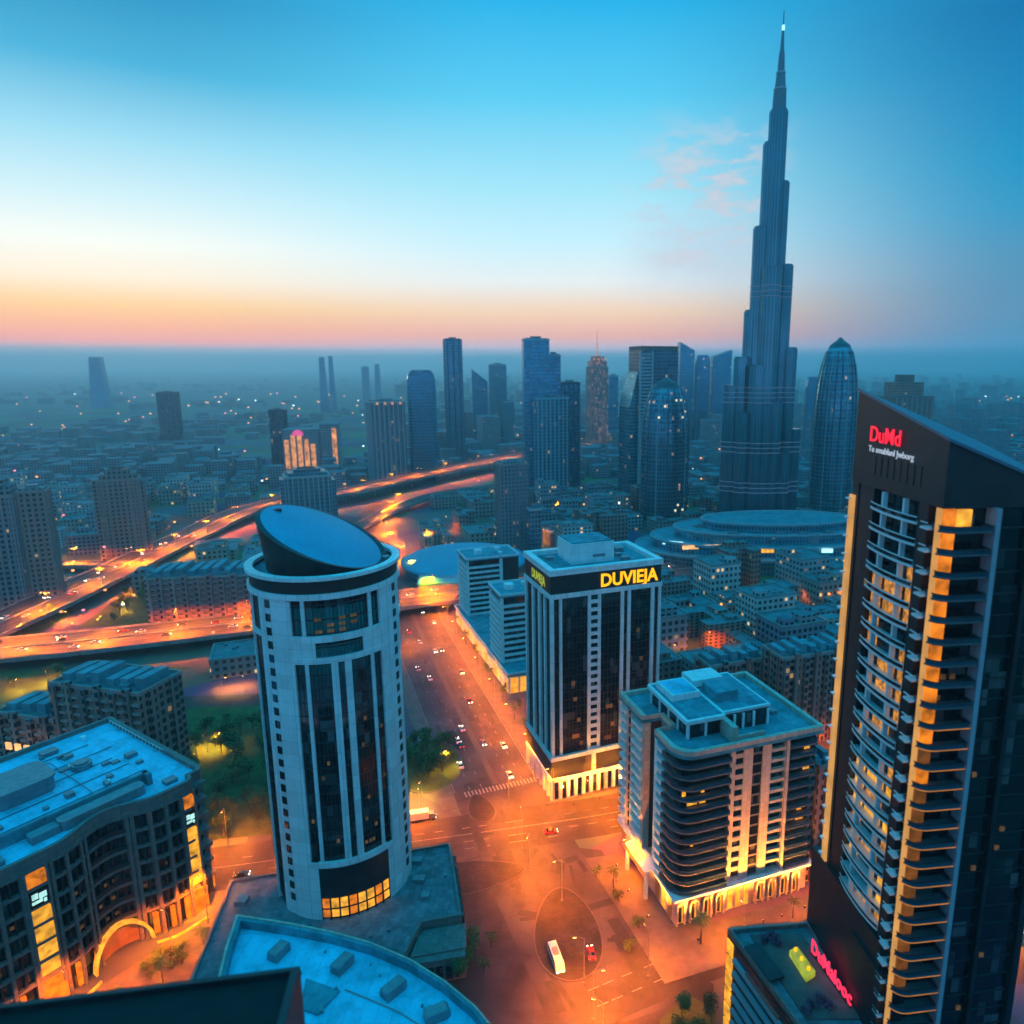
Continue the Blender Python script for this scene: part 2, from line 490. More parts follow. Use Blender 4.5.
M['concrete'] = pmat('concrete', (0.30, 0.29, 0.29), 0.8, var=0.2, vscale=0.1, streak=0.4)
M['lawn'] = pmat('lawn', (0.06, 0.095, 0.025), 0.95, var=0.5, vscale=0.15)
M['leaf'] = pmat('leaf', (0.075, 0.125, 0.03), 0.7, var=0.5, vscale=0.7, objvar=0.35)
M['bark'] = pmat('bark', (0.12, 0.09, 0.065), 0.9, var=0.3, vscale=2.0)
panelled(M['white'], 2.4, 3.5, 0.5, 0.10); panelled(M['whitebright'], 3.0, 3.0, 0.45, 0.08); panelled(M['stone'], 1.6, 1.2, 0.4, 0.16); panelled(M['pinkstone'], 1.8, 1.56, 0.4, 0.12)
panelled(M['darkpanel'], 2.4, 3.55, 0.5, 0.25); panelled(M['glass'], 1.46, 2.9, 0, 0.5, 0.22); panelled(M['black'], 2.0, 3.0, 0.5, 0.3)
panelled(M['asphalt'], 3.6, 11.0, 0.0, 0.12, 0, 0.95); panelled(M['asphaltworn'], 5.0, 9.0, 0.0, 0.15, 0, 0.95); panelled(M['roofblue'], 2.6, 14.0, 0.35, 0.06, 0, 0.8); panelled(M['roofteal'], 2.2, 9.0, 0.35, 0.1, 0, 0.7); panelled(M['roofgrey'], 1.5, 1.5, 0.35, 0.2, 0, 0.8); panelled(M['concrete'], 4, 4, 0.4, 0.15, 0, 0.6)

# ---------------------------------------------------------------- the setting: ground and roads
def ground_mat():
    m = bpy.data.materials.new("city_ground")
    m.use_nodes = True
    t = m.node_tree; k = NT(t); b = t.nodes['Principled BSDF']
    g = k.n('ShaderNodeNewGeometry')
    n1 = k.noise(g.outputs['Position'], 0.006, 6.0, 0.62)
    n2 = k.noise(g.outputs['Position'], 0.045, 5.0, 0.6)
    v = k.n('ShaderNodeTexVoronoi', feature='F1'); t.links.new(g.outputs['Position'], v.inputs[0]); v.inputs['Scale'].default_value = 0.016
    c = k.ramp(n1, [(0.3, (0.035, 0.045, 0.03)), (0.47, (0.075, 0.08, 0.07)), (0.56, (0.13, 0.125, 0.115)), (0.7, (0.2, 0.185, 0.16))])
    c = k.mix(0.45, c, k.mix(n2, (0.03, 0.04, 0.032), (0.2, 0.19, 0.17)))
    c = k.mix(0.35, c, k.mix(0.8, v.outputs['Color'], (0.12, 0.12, 0.11), 'MULTIPLY'))
    t.links.new(c, b.inputs['Base Color'])
    b.inputs['Roughness'].default_value = 0.95
    return m


gm = MB()
gm.add([(-30000, -3000, 0), (30000, -3000, 0), (30000, 40000, 0), (-30000, 40000, 0)], [(0, 1, 2, 3)])
ground = struct('ground', gm, ground_mat())


def smooth_path(pts, n=6):
    P = [Vector((*p, 0.0)) if len(p) == 2 else Vector(p) for p in pts]
    out = []
    for i in range(len(P) - 1):
        p0, p1, p2, p3 = P[max(i - 1, 0)], P[i], P[i + 1], P[min(i + 2, len(P) - 1)]
        for j in range(n):
            t = j / n
            out.append(0.5 * ((2 * p1) + (p2 - p0) * t + (2 * p0 - 5 * p1 + 4 * p2 - p3) * t * t + (3 * p1 - p0 - 3 * p2 + p3) * t ** 3))
    out.append(P[-1])
    return out


def offset(path, d):
    """path shifted to its right by d"""
    r = []
    for i, p in enumerate(path):
        q = (path[min(i + 1, len(path) - 1)] - path[max(i - 1, 0)]); q.z = 0; q.normalize()
        r.append(p + Vector((q.y, -q.x, 0)) * d)
    return r


def ribbon(mb, path, d0, d1, z, z1=None):
    a, b = offset(path, d0), offset(path, d1)
    n = len(path)
    if z1 is None:
        vs = [(p.x, p.y, p.z + z) for p in a] + [(p.x, p.y, p.z + z) for p in b]
        return mb.add(vs, [(i, n + i, n + i + 1, i + 1) for i in range(n - 1)])
    lo = [[(p.x, p.y, p.z + z), (q.x, q.y, q.z + z), (q.x, q.y, q.z + z1), (p.x, p.y, p.z + z1)] for p, q in zip(a, b)]
    return mb.loft(lo)


def dashes(mb, path, off, w, z, dash=3.0, gap=6.0):
    c = offset(path, off)
    acc = 0.0
    for i in range(len(c) - 1):
        a, b = c[i], c[i + 1]
        L = (b - a).length; d = (b - a).normalized(); s = Vector((d.y, -d.x, 0)) * w / 2
        x = acc
        while x + dash < L:
            p, q = a + d * x, a + d * (x + dash)
            mb.add([(p - s) + Vector((0, 0, z)), (p + s) + Vector((0, 0, z)), (q + s) + Vector((0, 0, z)), (q - s) + Vector((0, 0, z))], [(0, 1, 2, 3)])
            x += dash + gap
        acc = 0.0


AV = smooth_path([(10, 139), (2, 160), (-16.5, 203), (-36, 253), (-56, 303), (-84, 374), (-112, 447), (-152, 540), (-188, 628), (-204, 700), (-212, 790)], 6)
CR = smooth_path([(-205, 172), (-160, 181), (-103, 193), (-20, 211), (22, 222), (66, 240), (140, 272)], 6)
FR = smooth_path([(4, 146), (30, 158), (58, 167), (98, 178), (122, 174), (160, 180)], 5)

mb = MB(); ribbon(mb, AV, -15.5, 15.5, 0.03); struct('avenue', mb, M['asphalt'])
mb = MB(); ribbon(mb, CR, -10.5, 10.5, 0.036); struct('cross_street', mb, M['asphaltworn'])
mb = MB(); ribbon(mb, FR, -7, 8, 0.042); struct('side_street', mb, M['asphaltworn'])
mb = MB()
mb.add([(x, y, 0.02) for x, y in [(-46, 128), (30, 122), (34, 150), (20, 166), (8, 200), (-20, 204), (-60, 196), (-48, 150)]], [tuple(range(8))])
struct('forecourt', mb, M['asphaltworn'])
# paved walks beside the avenue
walkR = [p for p in AV if p.y > 224 and p.y < 440]
mb = MB(); ribbon(mb, walkR, 15.5, 30, 0.0, 0.14); struct('pavement', mb, M['pave'])
mb = MB(); ribbon(mb, [p for p in AV if 226 < p.y < 430], -21, -15.5, 0.0, 0.14); struct('pavement', mb, M['pave'])
# median of the avenue and its kerbs
mb = MB(); ribbon(mb, [p for p in AV if 232 < p.y < 425], -1.0, 1.2, 0.0, 0.16); struct('median_kerb', mb, M['kerb'])
mb = MB()
for o in (-9.5, -5.2, 5.6, 10.0):
    dashes(mb, [p for p in AV if p.y > 228 and p.y < 430], o, 0.22, 0.052, 2.2, 9.0)
for o in (-15.0, 15.0):
    ribbon(mb, [p for p in AV if p.y > 228 and p.y < 430], o - 0.12, o + 0.12, 0.05)
for o in (-3.5, 3.5, 7):
    dashes(mb, CR, o, 0.25, 0.05)
ribbon(mb, CR, -0.3, -0.05, 0.05)
for o in (-2.3, 2.6):
    dashes(mb, FR, o, 0.22, 0.056)
# zebra crossings
def zebra(cx, cy, ang, length, w=3.2):
    a = math.radians(ang); d = Vector((math.cos(a), math.sin(a), 0)); s = Vector((-d.y, d.x, 0))
    for i in range(int(length / 1.3)):
        p = Vector((cx, cy, 0.058)) + d * (i * 1.3)
        mb.add([p, p + d * 0.6, p + d * 0.6 + s * w, p + s * w], [(0, 1, 2, 3)])
zebra(-39, 228, 22, 30)
struct('road_markings', mb, M['paint'])


# repairs, sealed cracks and covers in the tarmac
mb = MB(); prg = random.Random(31)
def patch(p, d, w, l, z=0.047):
    s = Vector((-d.y, d.x, 0))
    mb.add([p - d * l - s * w + Vector((0, 0, z)), p + d * l - s * w + Vector((0, 0, z)), p + d * l + s * w + Vector((0, 0, z)), p - d * l + s * w + Vector((0, 0, z))], [(0, 1, 2, 3)])
for i in range(46):
    k_ = prg.randrange(3, len(AV) - 22); p = AV[k_]; d = (AV[k_ + 1] - AV[k_]).normalized()
    patch(offset(AV, prg.uniform(-14, 14))[k_], d, prg.uniform(.5, 1.8), prg.uniform(1.5, 9), 0.045 + i * .0002)
for i in range(30):
    a_ = prg.uniform(0, 3.14)
    patch(Vector((prg.uniform(-40, 26), prg.uniform(132, 205), 0)), Vector((math.cos(a_), math.sin(a_), 0)), prg.uniform(.12, 1.4), prg.uniform(1.5, 8), 0.06 + i * .0002)
for i in range(14):
    k_ = prg.randrange(6, len(CR) - 12); d = (CR[k_ + 1] - CR[k_]).normalized()
    patch(offset(CR, prg.uniform(-9, 9))[k_], d, prg.uniform(.4, 1.5), prg.uniform(2, 9), 0.068 + i * .0002)
struct('tarmac_repairs', mb, pmat('tarmac_repair', (0.028, 0.027, 0.03), 0.75, var=0.4, vscale=0.3))


def blob(cx, cy, rx, ry, rot=0.0, n=28, egg=0.0):
    a = math.radians(rot); c, s = math.cos(a), math.sin(a); out = []
    for i in range(n):
        t = 6.283185 * i / n
        x, y = rx * math.cos(t), ry * math.sin(t) * (1 - egg * math.cos(t))
        out.append((cx + x * c - y * s, cy + x * s + y * c))
    return out


M['darkpave'] = pmat('dark_block_paving', (0.026, 0.023, 0.026), 0.85, var=0.7, vscale=0.15)
panelled(M['darkpave'], 1.2, 0.6, 0.5, 0.3, 0, 0.6)


def island(cx, cy, rx, ry, rot, fill, name, egg=0.0, k=0.35):
    o, i = blob(cx, cy, rx, ry, rot, 32, egg), blob(cx, cy, rx - k, ry - k, rot, 32, egg)
    mb = MB(); mb.ring(o, i, 0.0, 0.20); struct('island_kerb', mb, M['kerb'])
    mb = MB(); mb.prism(i, 0.0, 0.15); return struct(name, mb, fill)


island(-2.5, 167, 16.5, 9.0, 98, M['darkpave'], 'traffic_island', 0.2, 0.4)
island(-31, 188, 16, 7.0, 12, M['darkpave'], 'traffic_island', 0.3)
island(-33, 222, 8.5, 4.4, 112, M['darkpave'], 'traffic_island', 0.3)
# the lit round garden beside the avenue and the park behind the round tower
island(-57, 249, 13.5, 19, 15, M['lawn'], 'garden_lawn', 0.0, 0.9)
mb = MB(); mb.prism([(-158, 198), (-92, 209), (-84, 262), (-96, 300), (-172, 296), (-178, 240)], 0.0, 0.12); struct('park_lawn', mb, M['lawn'])
mb = MB(); mb.prism([(20, 119), (30.5, 126), (33, 143), (27, 147), (19.5, 140)], 0.0, 0.15); struct('verge_lawn', mb, M['lawn'])
mb = MB(); mb.prism([(-395, 352), (-305, 380), (-312, 430), (-395, 425)], 0.0, 0.1); struct('verge_lawn', mb, M['lawn'])
mb = MB(); mb.prism([(-290, 395), (-240, 404), (-262, 452), (-305, 470)], 0.0, 0.1); struct('verge_lawn', mb, M['lawn'])
mb = MB(); mb.prism([(-420, 300), (-205, 300), (-196, 340), (-420, 330)], 0.0, 0.1); struct('park_lawn', mb, M['lawn'])
mb = MB(); mb.prism([(22, 150), (62, 164), (84, 172), (80, 184), (28, 167), (14, 198), (3, 196)], 0.0, 0.13); struct('pavement', mb, M['pave'])
mb = MB(); mb.prism([(92, 150), (170, 150), (170, 196), (92, 188)], 0.0, 0.03); struct('car_park', mb, M['asphaltworn'])
mb = MB(); mb.prism([(-110, 160), (-122, 142), (-150, 112), (-120, 100), (-92, 122), (-82, 170), (-98, 182)], 0.0, 0.13); struct('forecourt', mb, M['pave'])
mb = MB(); mb.prism([(-186, 262), (-112, 272), (-106, 312), (-190, 306)], 0.0, 0.1); struct('car_park', mb, M['asphaltworn'])

# highways: decks on piers
HW1 = smooth_path([(-470, 318, 5.5), (-304, 347, 6), (-188, 386, 6.5), (-109, 428, 6.5), (-70, 445, 6), (0, 470, 5), (120, 520, 4)], 7)
RAMP = smooth_path([(-330, 350, 6.4), (-326, 392, 7), (-326, 440, 7), (-331, 508, 6), (-336, 600, 5), (-330, 690, 5), (-300, 745, 5), (-253, 785, 5), (-216, 868, 5), (-125, 1036, 5), (20, 1290, 5), (240, 1650, 5)], 7)
SPUR = smooth_path([(-331, 508, 6.2), (-380, 514, 5), (-430, 520, 3), (-520, 530, 2)], 6)
LOOP = smooth_path([(-204, 640, 2.5), (-185, 720, 6), (-150, 800, 7.5), (-90, 850, 7), (-20, 880, 5), (90, 900, 3)], 7)


RAMP = [p + Vector((0, 0, min(8.0, max(0.0, (p.y - 620) * .05)))) for p in RAMP]


def highway(name, path, hw, label, piers=34.0):
    r = thing(name, label, 'highway', tuple(path[0]))
    o = -path[0]
    q = [p + o for p in path]
    m = MB(); ribbon(m, q, -hw, hw, -1.5, 0.0); m.obj('deck', M['concrete'], r)
    m = MB(); ribbon(m, q, -hw + 0.5, hw - 0.5, 0.03); m.obj('carriageway', M['asphalt'], r)
    for s in (-1, 1):
        m = MB(); ribbon(m, q, s * hw - 0.22, s * hw + 0.22, 0.0, 0.95); m.obj('parapet', M['concrete'], r)
    if hw > 14:
        m = MB(); ribbon(m, q, -0.35, 0.35, 0.0, 0.85); m.obj('central_barrier', M['concrete'], r)
    m = MB()
    for d in ([-hw * .68, -hw * .36, hw * .36, hw * .68] if hw > 14 else [-hw * .33, hw * .33]):
        ribbon(m, q, d - .12, d + .12, 0.05)
    m.obj('lane_marking', M['paint'], r)
    acc = 0.0
    for i in range(len(q) - 1):
        acc += (q[i + 1] - q[i]).length
        if acc > piers and path[i].z > 3:
            acc = 0
            m = MB(); p = q[i]
            m.cyl(p.x, p.y, 1.2, -path[0].z, p.z - 1.5, 10)
            m.obj('pier', M['concrete'], r)
    return r


highway('elevated_highway', HW1, 17.0, 'wide elevated highway crossing the city behind the round tower')
highway('elevated_highway', RAMP, 17.0, 'long curving highway that sweeps from the far district round to the near viaduct')
highway('slip_road', SPUR, 6.0, 'short slip road leaving the curving highway beside the twin apartment towers')
highway('flyover', LOOP, 8.0, 'curved blue grey flyover ring round the domed blue hall')

# ---------------------------------------------------------------- round tower with the tilted dish roof
def round_tower():
    r = thing('round_tower', 'tall white and black round office tower with a tilted dish roof', 'tower', (-65.5, 180, 0), 27.0)
    Z0, ZT = 8.0, 100.0
    R = 18.3
    m = MB(); m.cyl(0, 0, R - 0.6, Z0, ZT - 3.0, 96); m.obj('glass_wall', M['glass'], r, True)
    # fine mullions and floor lines on the glass
    m = MB()
    for i in range(120):
        a = -180 + 3 * i
        m.arc(R - 0.65, R - 0.5, a - 0.13, a + 0.13, Z0 + 2, ZT - 3, 1)
    m.obj('mullion', M['mullion'], r)
    for i in range(24):
        z = 12 + i * 3.55
        m = MB(); m.arc(R - 0.66, R - 0.53, -180, 180, z, z + 0.3, 72); m.obj('floor_line', M['mullion'], r)
    W_ = M['white']
    def plate(a0, a1, z0, z1, nm='pier', mt=W_, r0=R - 0.8, r1=R):
        m = MB(); m.arc(r0, r1, a0, a1, z0, z1, max(2, int(abs(a1 - a0) / 3))); return m.obj(nm, mt, r)
    for s in (-1, 1):
        def P(a0, a1, *k, **w):
            return plate(min(s * a0, s * a1), max(s * a0, s * a1), *k, **w)
        P(37, 52.6, Z0, ZT - 4.6); P(58.6, 66.5, Z0, ZT - 4.6)
        P(52.6, 58.6, Z0, ZT - 4.6, nm='window_strip', r1=R - 0.12)
        P(84, 98, Z0, ZT - 4.6); P(120, 142, Z0, ZT - 4.6)
        P(2.4, 7.6, 25, 79.2); P(24.0, 26.8, 25, 79.2); P(24.0, 26.8, 86.2, 95.6)
        P(29, 37, Z0, 25.0, nm='base_pier')
        P(34.8, 37, 25, 95)
    m = MB()
    f = MB(); f.box(-0.75, -0.16, 0, 0.75, 0.16, 1.9)
    wmesh = f.mesh('small_window', M['glass'])
    for s in (-1, 1):
        for i in range(24):
            a = math.radians(s * 55.6)
            o = bpy.data.objects.new('small_window', wmesh); COL.objects.link(o); o.parent = r
            o.location = ((R - 0.05) * math.sin(a), -(R - 0.05) * math.cos(a), 12.4 + i * 3.5)
            o.rotation_euler = (0, 0, a)
    # rings of the front bay and round the top
    plate(-37, 37, 23.4, 25.0, 'cornice', r1=R + 0.25); plate(-37, 37, 79.2, 80.6, 'cornice', r1=R + 0.15)
    plate(-37, -18, 80.6, 84.6, 'panel'); plate(18, 37, 80.6, 84.6, 'panel'); plate(-37, 37, 84.6, 86.2, 'cornice', r1=R + 0.2)
    plate(-120, -66.5, 85.0, 86.0, 'cornice', r1=R + 0.2); plate(66.5, 120, 85.0, 86.0, 'cornice', r1=R + 0.2)
    m = MB(); m.arc(R - 0.8, R + 0.5, -180, 180, ZT - 4.6, ZT - 3.2, 96); m.obj('ring_beam', W_, r)
    m = MB(); m.arc(R - 0.8, R - 0.1, -180, 180, ZT - 3.2, ZT + 0.1, 96); m.obj('dark_band', M['black'], r)
    m = MB(); m.arc(R - 1.2, R + 0.8, -180, 180, ZT + 0.1, ZT + 1.0, 96); m.obj('rim', M['whitebright'], r)
    m = MB(); m.cyl(0, 0, R - 1.0, ZT - 1.4, ZT - 0.6, 64); m.obj('roof_deck', M['roofteal'], r)
    # the tall lit room behind the top window, entrance below
    for i, a in enumerate((-15, -6, 3, 12)):
        for j in range(3):
            if (i * 3 + j) % 4 != 1:
                m = MB(); m.arc(R - 0.58, R - 0.5, a - 2.6, a + 2.6, 86.8 + j * 1.5, 87.6 + j * 1.5, 3); m.obj('lit_window', M['litdim'], r)
    for (a, z) in ((12, 34), (15, 40), (-12, 30), (20, 31.5), (14, 27.5), (17, 27.5), (10.5, 27.5), (-20, 48), (13, 55), (31, 44), (31, 58), (-31, 36), (16, 62), (-15, 52)):
        m = MB(); m.arc(R - 0.56, R - 0.46, a - 1.1, a + 1.1, z, z + 1.0, 2); m.obj('lit_window', M['litdim'], r)
    plate(-29, 29, 14.5, 23.4, 'entrance_fascia', M['black'], r1=R - 0.1)
    for i in range(8):
        a = -25.5 + 7.3 * i
        m = MB(); m.arc(R - 0.9, R - 0.35, a - 2.9, a + 2.9, 8.6, 13.9, 3); m.obj('lit_entrance_window', M['litgold'] if i % 3 else M['litamber'], r)
    for i in range(9):
        a = -29.2 + 7.3 * i
        plate(a - 0.45, a + 0.45, 8.0, 14.5, 'entrance_mullion', M['black'], r1=R - 0.05)
    plate(-29, 29, 11.0, 11.3, 'entrance_transom', M['black'], r1=R - 0.1)
    # tilted dish: a drum cut by a sloping plane, rising to the back left
    n = 64; Rd = 15.4
    low, top, rim, inn = [], [], [], []
    la = math.radians(170 - 27)           # direction of the high end, local
    hx, hy = math.cos(la), math.sin(la)
    for i in range(n):
        t = 6.283185 * i / n
        c, s_ = math.cos(t), math.sin(t)
        k = c * hx + s_ * hy
        zt = 107.0 + 7.0 * k
        low.append((c * (Rd - 2.0 + 0.6 * k), s_ * (Rd - 2.0 + 0.6 * k), ZT - 0.8)); top.append((c * Rd, s_ * Rd, zt - 0.5))
        rim.append((c * (Rd + 0.25), s_ * (Rd + 0.25), zt)); inn.append((c * (Rd - 1.1), s_ * (Rd - 1.1), zt + 0.05))
    m = MB(); m.loft([low, top], cap=False); d = m.obj('dish_drum', M['black'], r, False)
    m = MB(); m.loft([top, rim, inn], cap=False); m.obj('dish_rim', M['darkpanel'], r)
    dish = [(x, y, z - 0.06) for x, y, z in inn]
    ctr = [(x * 0.5, y * 0.5, 107.0 + 0.55 + (z - 107.0) * 0.5) for x, y, z in inn]
    m = MB(); m.add(dish + ctr + [(0, 0, 107.75)], [(i, (i + 1) % n, n + (i + 1) % n, n + i) for i in range(n)] + [(n + i, n + (i + 1) % n, 2 * n) for i in range(n)])
    m.obj('dish_roof', M['dishblue'], r, True)
    m = MB()
    px, py = hx * 12.8, hy * 12.8
    m.box(px - 1.5, py - .9, 110.5, px + 1.5, py + .9, 113.4); m.obj('roof_hatch', M['darkpanel'], r)
    # plant round the dish
    for a in (70, 95, 118, 140):
        t = math.radians(a)
        m = MB(); x, y = 15.6 * math.sin(t), -15.6 * math.cos(t)
        m.box(x - .8, y - .8, ZT - 0.6, x + .8, y + .8, ZT + 0.9); m.obj('roof_unit', M['plant'], r)
    return r


M['dishblue'] = pmat('blue_dish_metal', (0.03, 0.30, 0.46), 0.28, metal=0.5, var=0.12, vscale=0.08, streak=0.3)
round_tower()


def hip_units(r, spots, z, mt=None, name='roof_unit'):
    for (x, y, a, b, h) in spots:
        m = MB(); m.box(x - a / 2, y - b / 2, z, x + a / 2, y + b / 2, z + h * 0.86)
        m.box(x - a / 2 - .12, y - b / 2 - .12, z + h * 0.86, x + a / 2 + .12, y + b / 2 + .12, z + h)
        m.obj(name, mt or M['plant'], r)


def podium():
    r = thing('tower_podium', 'low grey flat roofed podium wrapped around the foot of the round tower', 'podium')
    poly = [(-97, 176), (-38, 192), (-30, 163), (-40, 160.5), (-42, 150), (-90, 138)]
    m = MB(); m.prism(poly, 0, 7.4); m.obj('wall', M['stone'], r)
    inn = [(-96, 175.4), (-38.6, 191.2), (-31, 163.6), (-40.8, 161.2), (-42.7, 150.6), (-89.3, 138.9)]
    m = MB(); m.ring(poly, inn, 7.4, 8.6); m.obj('parapet', M['stone'], r)
    m = MB(); m.prism(inn, 7.41, 7.95); m.obj('roof', M['roofgrey'], r)
    # lower wing at the corner by the garden
    m = MB(); m.prism([(-40, 160), (-29, 162.6), (-27.5, 152), (-41, 149)], 0, 6.4); m.prism([(-40.3, 158), (-28.6, 160.6), (-27.6, 154), (-40.9, 151)], 6.4, 6.9); m.obj('side_wing', M['stone'], r)
    for i in range(5):
        m = MB(); x = -39 + i * 2.3; y = 149.2 + i * 0.52
        m.box(x, y - .15, 1.0, x + 1.5, y + .6, 4.6); m.obj('window', M['glass'], r)
    for i in range(9):
        t = i / 9
        x, y = -39.2 + 7.6 * t, 189 - 25 * t
        m = MB(); m.box(-37.4 + 6.5 * t, y - 0.8, 2.0, -35.9 + 6.6 * t, y + 0.8, 5.6); m.obj('window', M['glass'], r)
    hip_units(r, [(-44, 176, 3, 2, 1.4), (-41, 170, 2, 2, 1.1), (-47, 184, 4, 2, 1.2), (-90, 168, 3, 3, 1.5)], 7.95)
    m = MB()
    for q in ((-48, 158), (-52, 156), (-37, 178)):
        m.cyl(q[0], q[1], 0.5, 7.95, 8.7, 8)
    m.obj('roof_vent', M['plant'], r)


podium()


# ---------------------------------------------------------------- black tower with the yellow sign
def sign_tower():
    w, d, H = 41.0, 27.0, 83.5
    r = thing('office_tower', 'black glass office tower with white piers and a yellow lit sign', 'tower', (-8.3, 226, 0), 22.0)
    m = MB(); m.box(0.5, 0.5, 0, w - .5, d - .5, 74.0); m.obj('glass_wall', M['glass'], r)
    m = MB()
    for i in range(20):
        z = 16.5 + i * 2.9
        m.box(0.42, 0.42, z, w - .42, d - .42, z + 0.22)
    m.obj('floor_line', M['mullion'], r)
    m = MB()
    for i in range(28):
        x = 0.7 + i * 1.46
        m.box(x - .06, 0.38, 8, x + .06, 0.6, 74)
    for i in range(18):
        y = 0.7 + i * 1.5
        m.box(0.38, y - .06, 8, 0.6, y + .06, 74)
    m.obj('mullion', M['mullion'], r)
    W_ = M['white']
    def P(x0, x1, z0=16.5, z1=74, y0=-0.25, y1=0.9):
        m = MB(); m.box(x0, y0, z0, x1, y1, z1); m.obj('pier', W_, r)
    def L(y0, y1, z0=16.5, z1=74):
        m = MB(); m.box(-0.25, y0, z0, 0.9, y1, z1); m.obj('pier', W_, r)
    P(-0.25, 1.0); P(2.9, 3.9); P(25.6, 26.8); P(28.3, 29.4); P(37.3, 38.6); P(40.2, 41.25)
    L(5.4, 7.0); L(10.8, 12.9); L(17.6, 19.6); L(25.6, 27.25)
    P(13.3, 14.4); P(17.0, 18.1)
    P(14.9, 16.5, 8.2, 16.5)
    for i in range(20):
        z = 16.5 + i * 2.86
        m = MB(); m.box(14.4, -0.2, z, 17.0, .9, z + 1.25); m.obj('spandrel', W_, r)
        m = MB(); m.box(14.4, 0.25, z + 1.25, 17.0, .8, z + 2.86); m.obj('small_window', M['glass'], r)
    # fascia, cornices, parapet
    m = MB(); m.box(-.1, -.1, 75.6, w + .1, d + .1, 82.0); m.obj('fascia', M['black'], r)
    m = MB(); m.box(-.5, -.5, 74.0, w + .5, d + .5, 75.6); m.obj('cornice', W_, r)
    m = MB()
    o = [(-.6, -.6), (w + .6, -.6), (w + .6, d + .6), (-.6, d + .6)]; i_ = [(1.6, 1.6), (w - 1.6, 1.6), (w - 1.6, d - 1.6), (1.6, d - 1.6)]
    m.ring(o, i_, 82.0, 84.0); m.obj('parapet', M['whitebright'], r)
    m = MB(); m.box(1.5, 1.5, 81.9, w - 1.5, d - 1.5, 82.4); m.obj('roof_deck', M['roofteal'], r)
    m = MB(); m.box(11, 9, 82.4, 27, 23, 89.5); m.obj('roof_house', M['whitebright'], r)
    m = MB(); m.box(11.5, 9.5, 89.5, 26.5, 22.5, 89.9); m.obj('roof_house_top', M['roofteal'], r)
    m = MB(); m.box(19, 8.88, 84.4, 23.5, 9.1, 85.4); m.obj('louvre', M['plant'], r)
    hip_units(r, [(31, 8, 3, 2, 1.3), (34, 20, 3, 3, 1.6), (6, 18, 2.5, 2, 1.2), (31, 14, 2, 2, 1.1)], 82.4)
    # base
    m = MB(); m.box(-.6, -.6, 15.2, w + .6, d + .6, 16.7); m.obj('cornice', W_, r)
    m = MB(); m.box(-.2, -.2, 8.6, w + .2, d + .2, 15.2); m.obj('base_glazing', M['black'], r)
    m = MB(); m.box(-.7, -.7, 7.2, w + .7, d + .7, 8.6); m.obj('base_band', M['whitebright'], r)
    m = MB(); m.box(.8, 1.6, 0.1, w - .8, d - .8, 7.2); m.obj('lit_lobby', M['litgold'], r)
    for i in range(15):
        x = -0.4 + i * 2.92
        m = MB(); m.box(x - .1, -.6, 0, x + 1.0, .8, 7.2); m.obj('column', M['whitebright'], r)
    for i in range(7):
        m = MB(); m.box(-.6, 3.2 + i * 3.8, 0, 1.0, 4.6 + i * 3.8, 7.2); m.obj('column', W_, r)
    m = MB(); m.box(0.3, 3.0, 0.1, .85, d - .8, 7.2); m.obj('side_glazing', M['black'], r)
    m = MB(); m.box(-3.0, -1.8, 0, w + 2, -0.8, 0.5); m.obj('step', M['pave'], r)
    # writing
    m = MB(); m.box(19.4, -.18, 75.9, 38.8, 0, 81.7); m.obj('sign_board', M['darkpanel'], r)
    text('sign_lettering', 'DUVIEJA', 6.3, M['signyellow'], r, (28.6, -.35, 76.5), (90, 0, 0), 0.14, 0.12, 0.93)
    text('side_lettering', 'DUVIEJA', 4.6, M['signgreen'], r, (-.3, 12, 77.0), (90, 0, -90), 0.06, 0.08, 0.8)
    for (x, z, n) in ((7.5, 42, 1), (8.2, 36, 1), (20.5, 31, 2), (9.5, 28, 1), (22.5, 24, 1), (7.8, 22, 2), (32, 58, 1), (20, 19, 2), (10.5, 19, 1), (33.5, 47, 1)):
        m = MB(); m.box(x, 0.36, z, x + 1.3 * n, 0.46, z + 1.5); m.obj('lit_window', M['litdim'], r)


sign_tower()


# ---------------------------------------------------------------- apartment block with curved balconies
def rounded(x0, y0, x1, y1, rad, corners=(1, 1, 1, 1), n=6):
    out = []
    for i, (cx, cy, a) in enumerate(((x0, y0, 180), (x1, y0, 270), (x1, y1, 0), (x0, y1, 90))):
        if not corners[i]:
            out.append((cx, cy)); continue
        ox = cx + (rad if cx == x0 else -rad); oy = cy + (rad if cy == y0 else -rad)
        for j in range(n + 1):
            t = math.radians(a + 90 * j / n)
            out.append((ox + rad * math.cos(t), oy + rad * math.sin(t)))
    return out


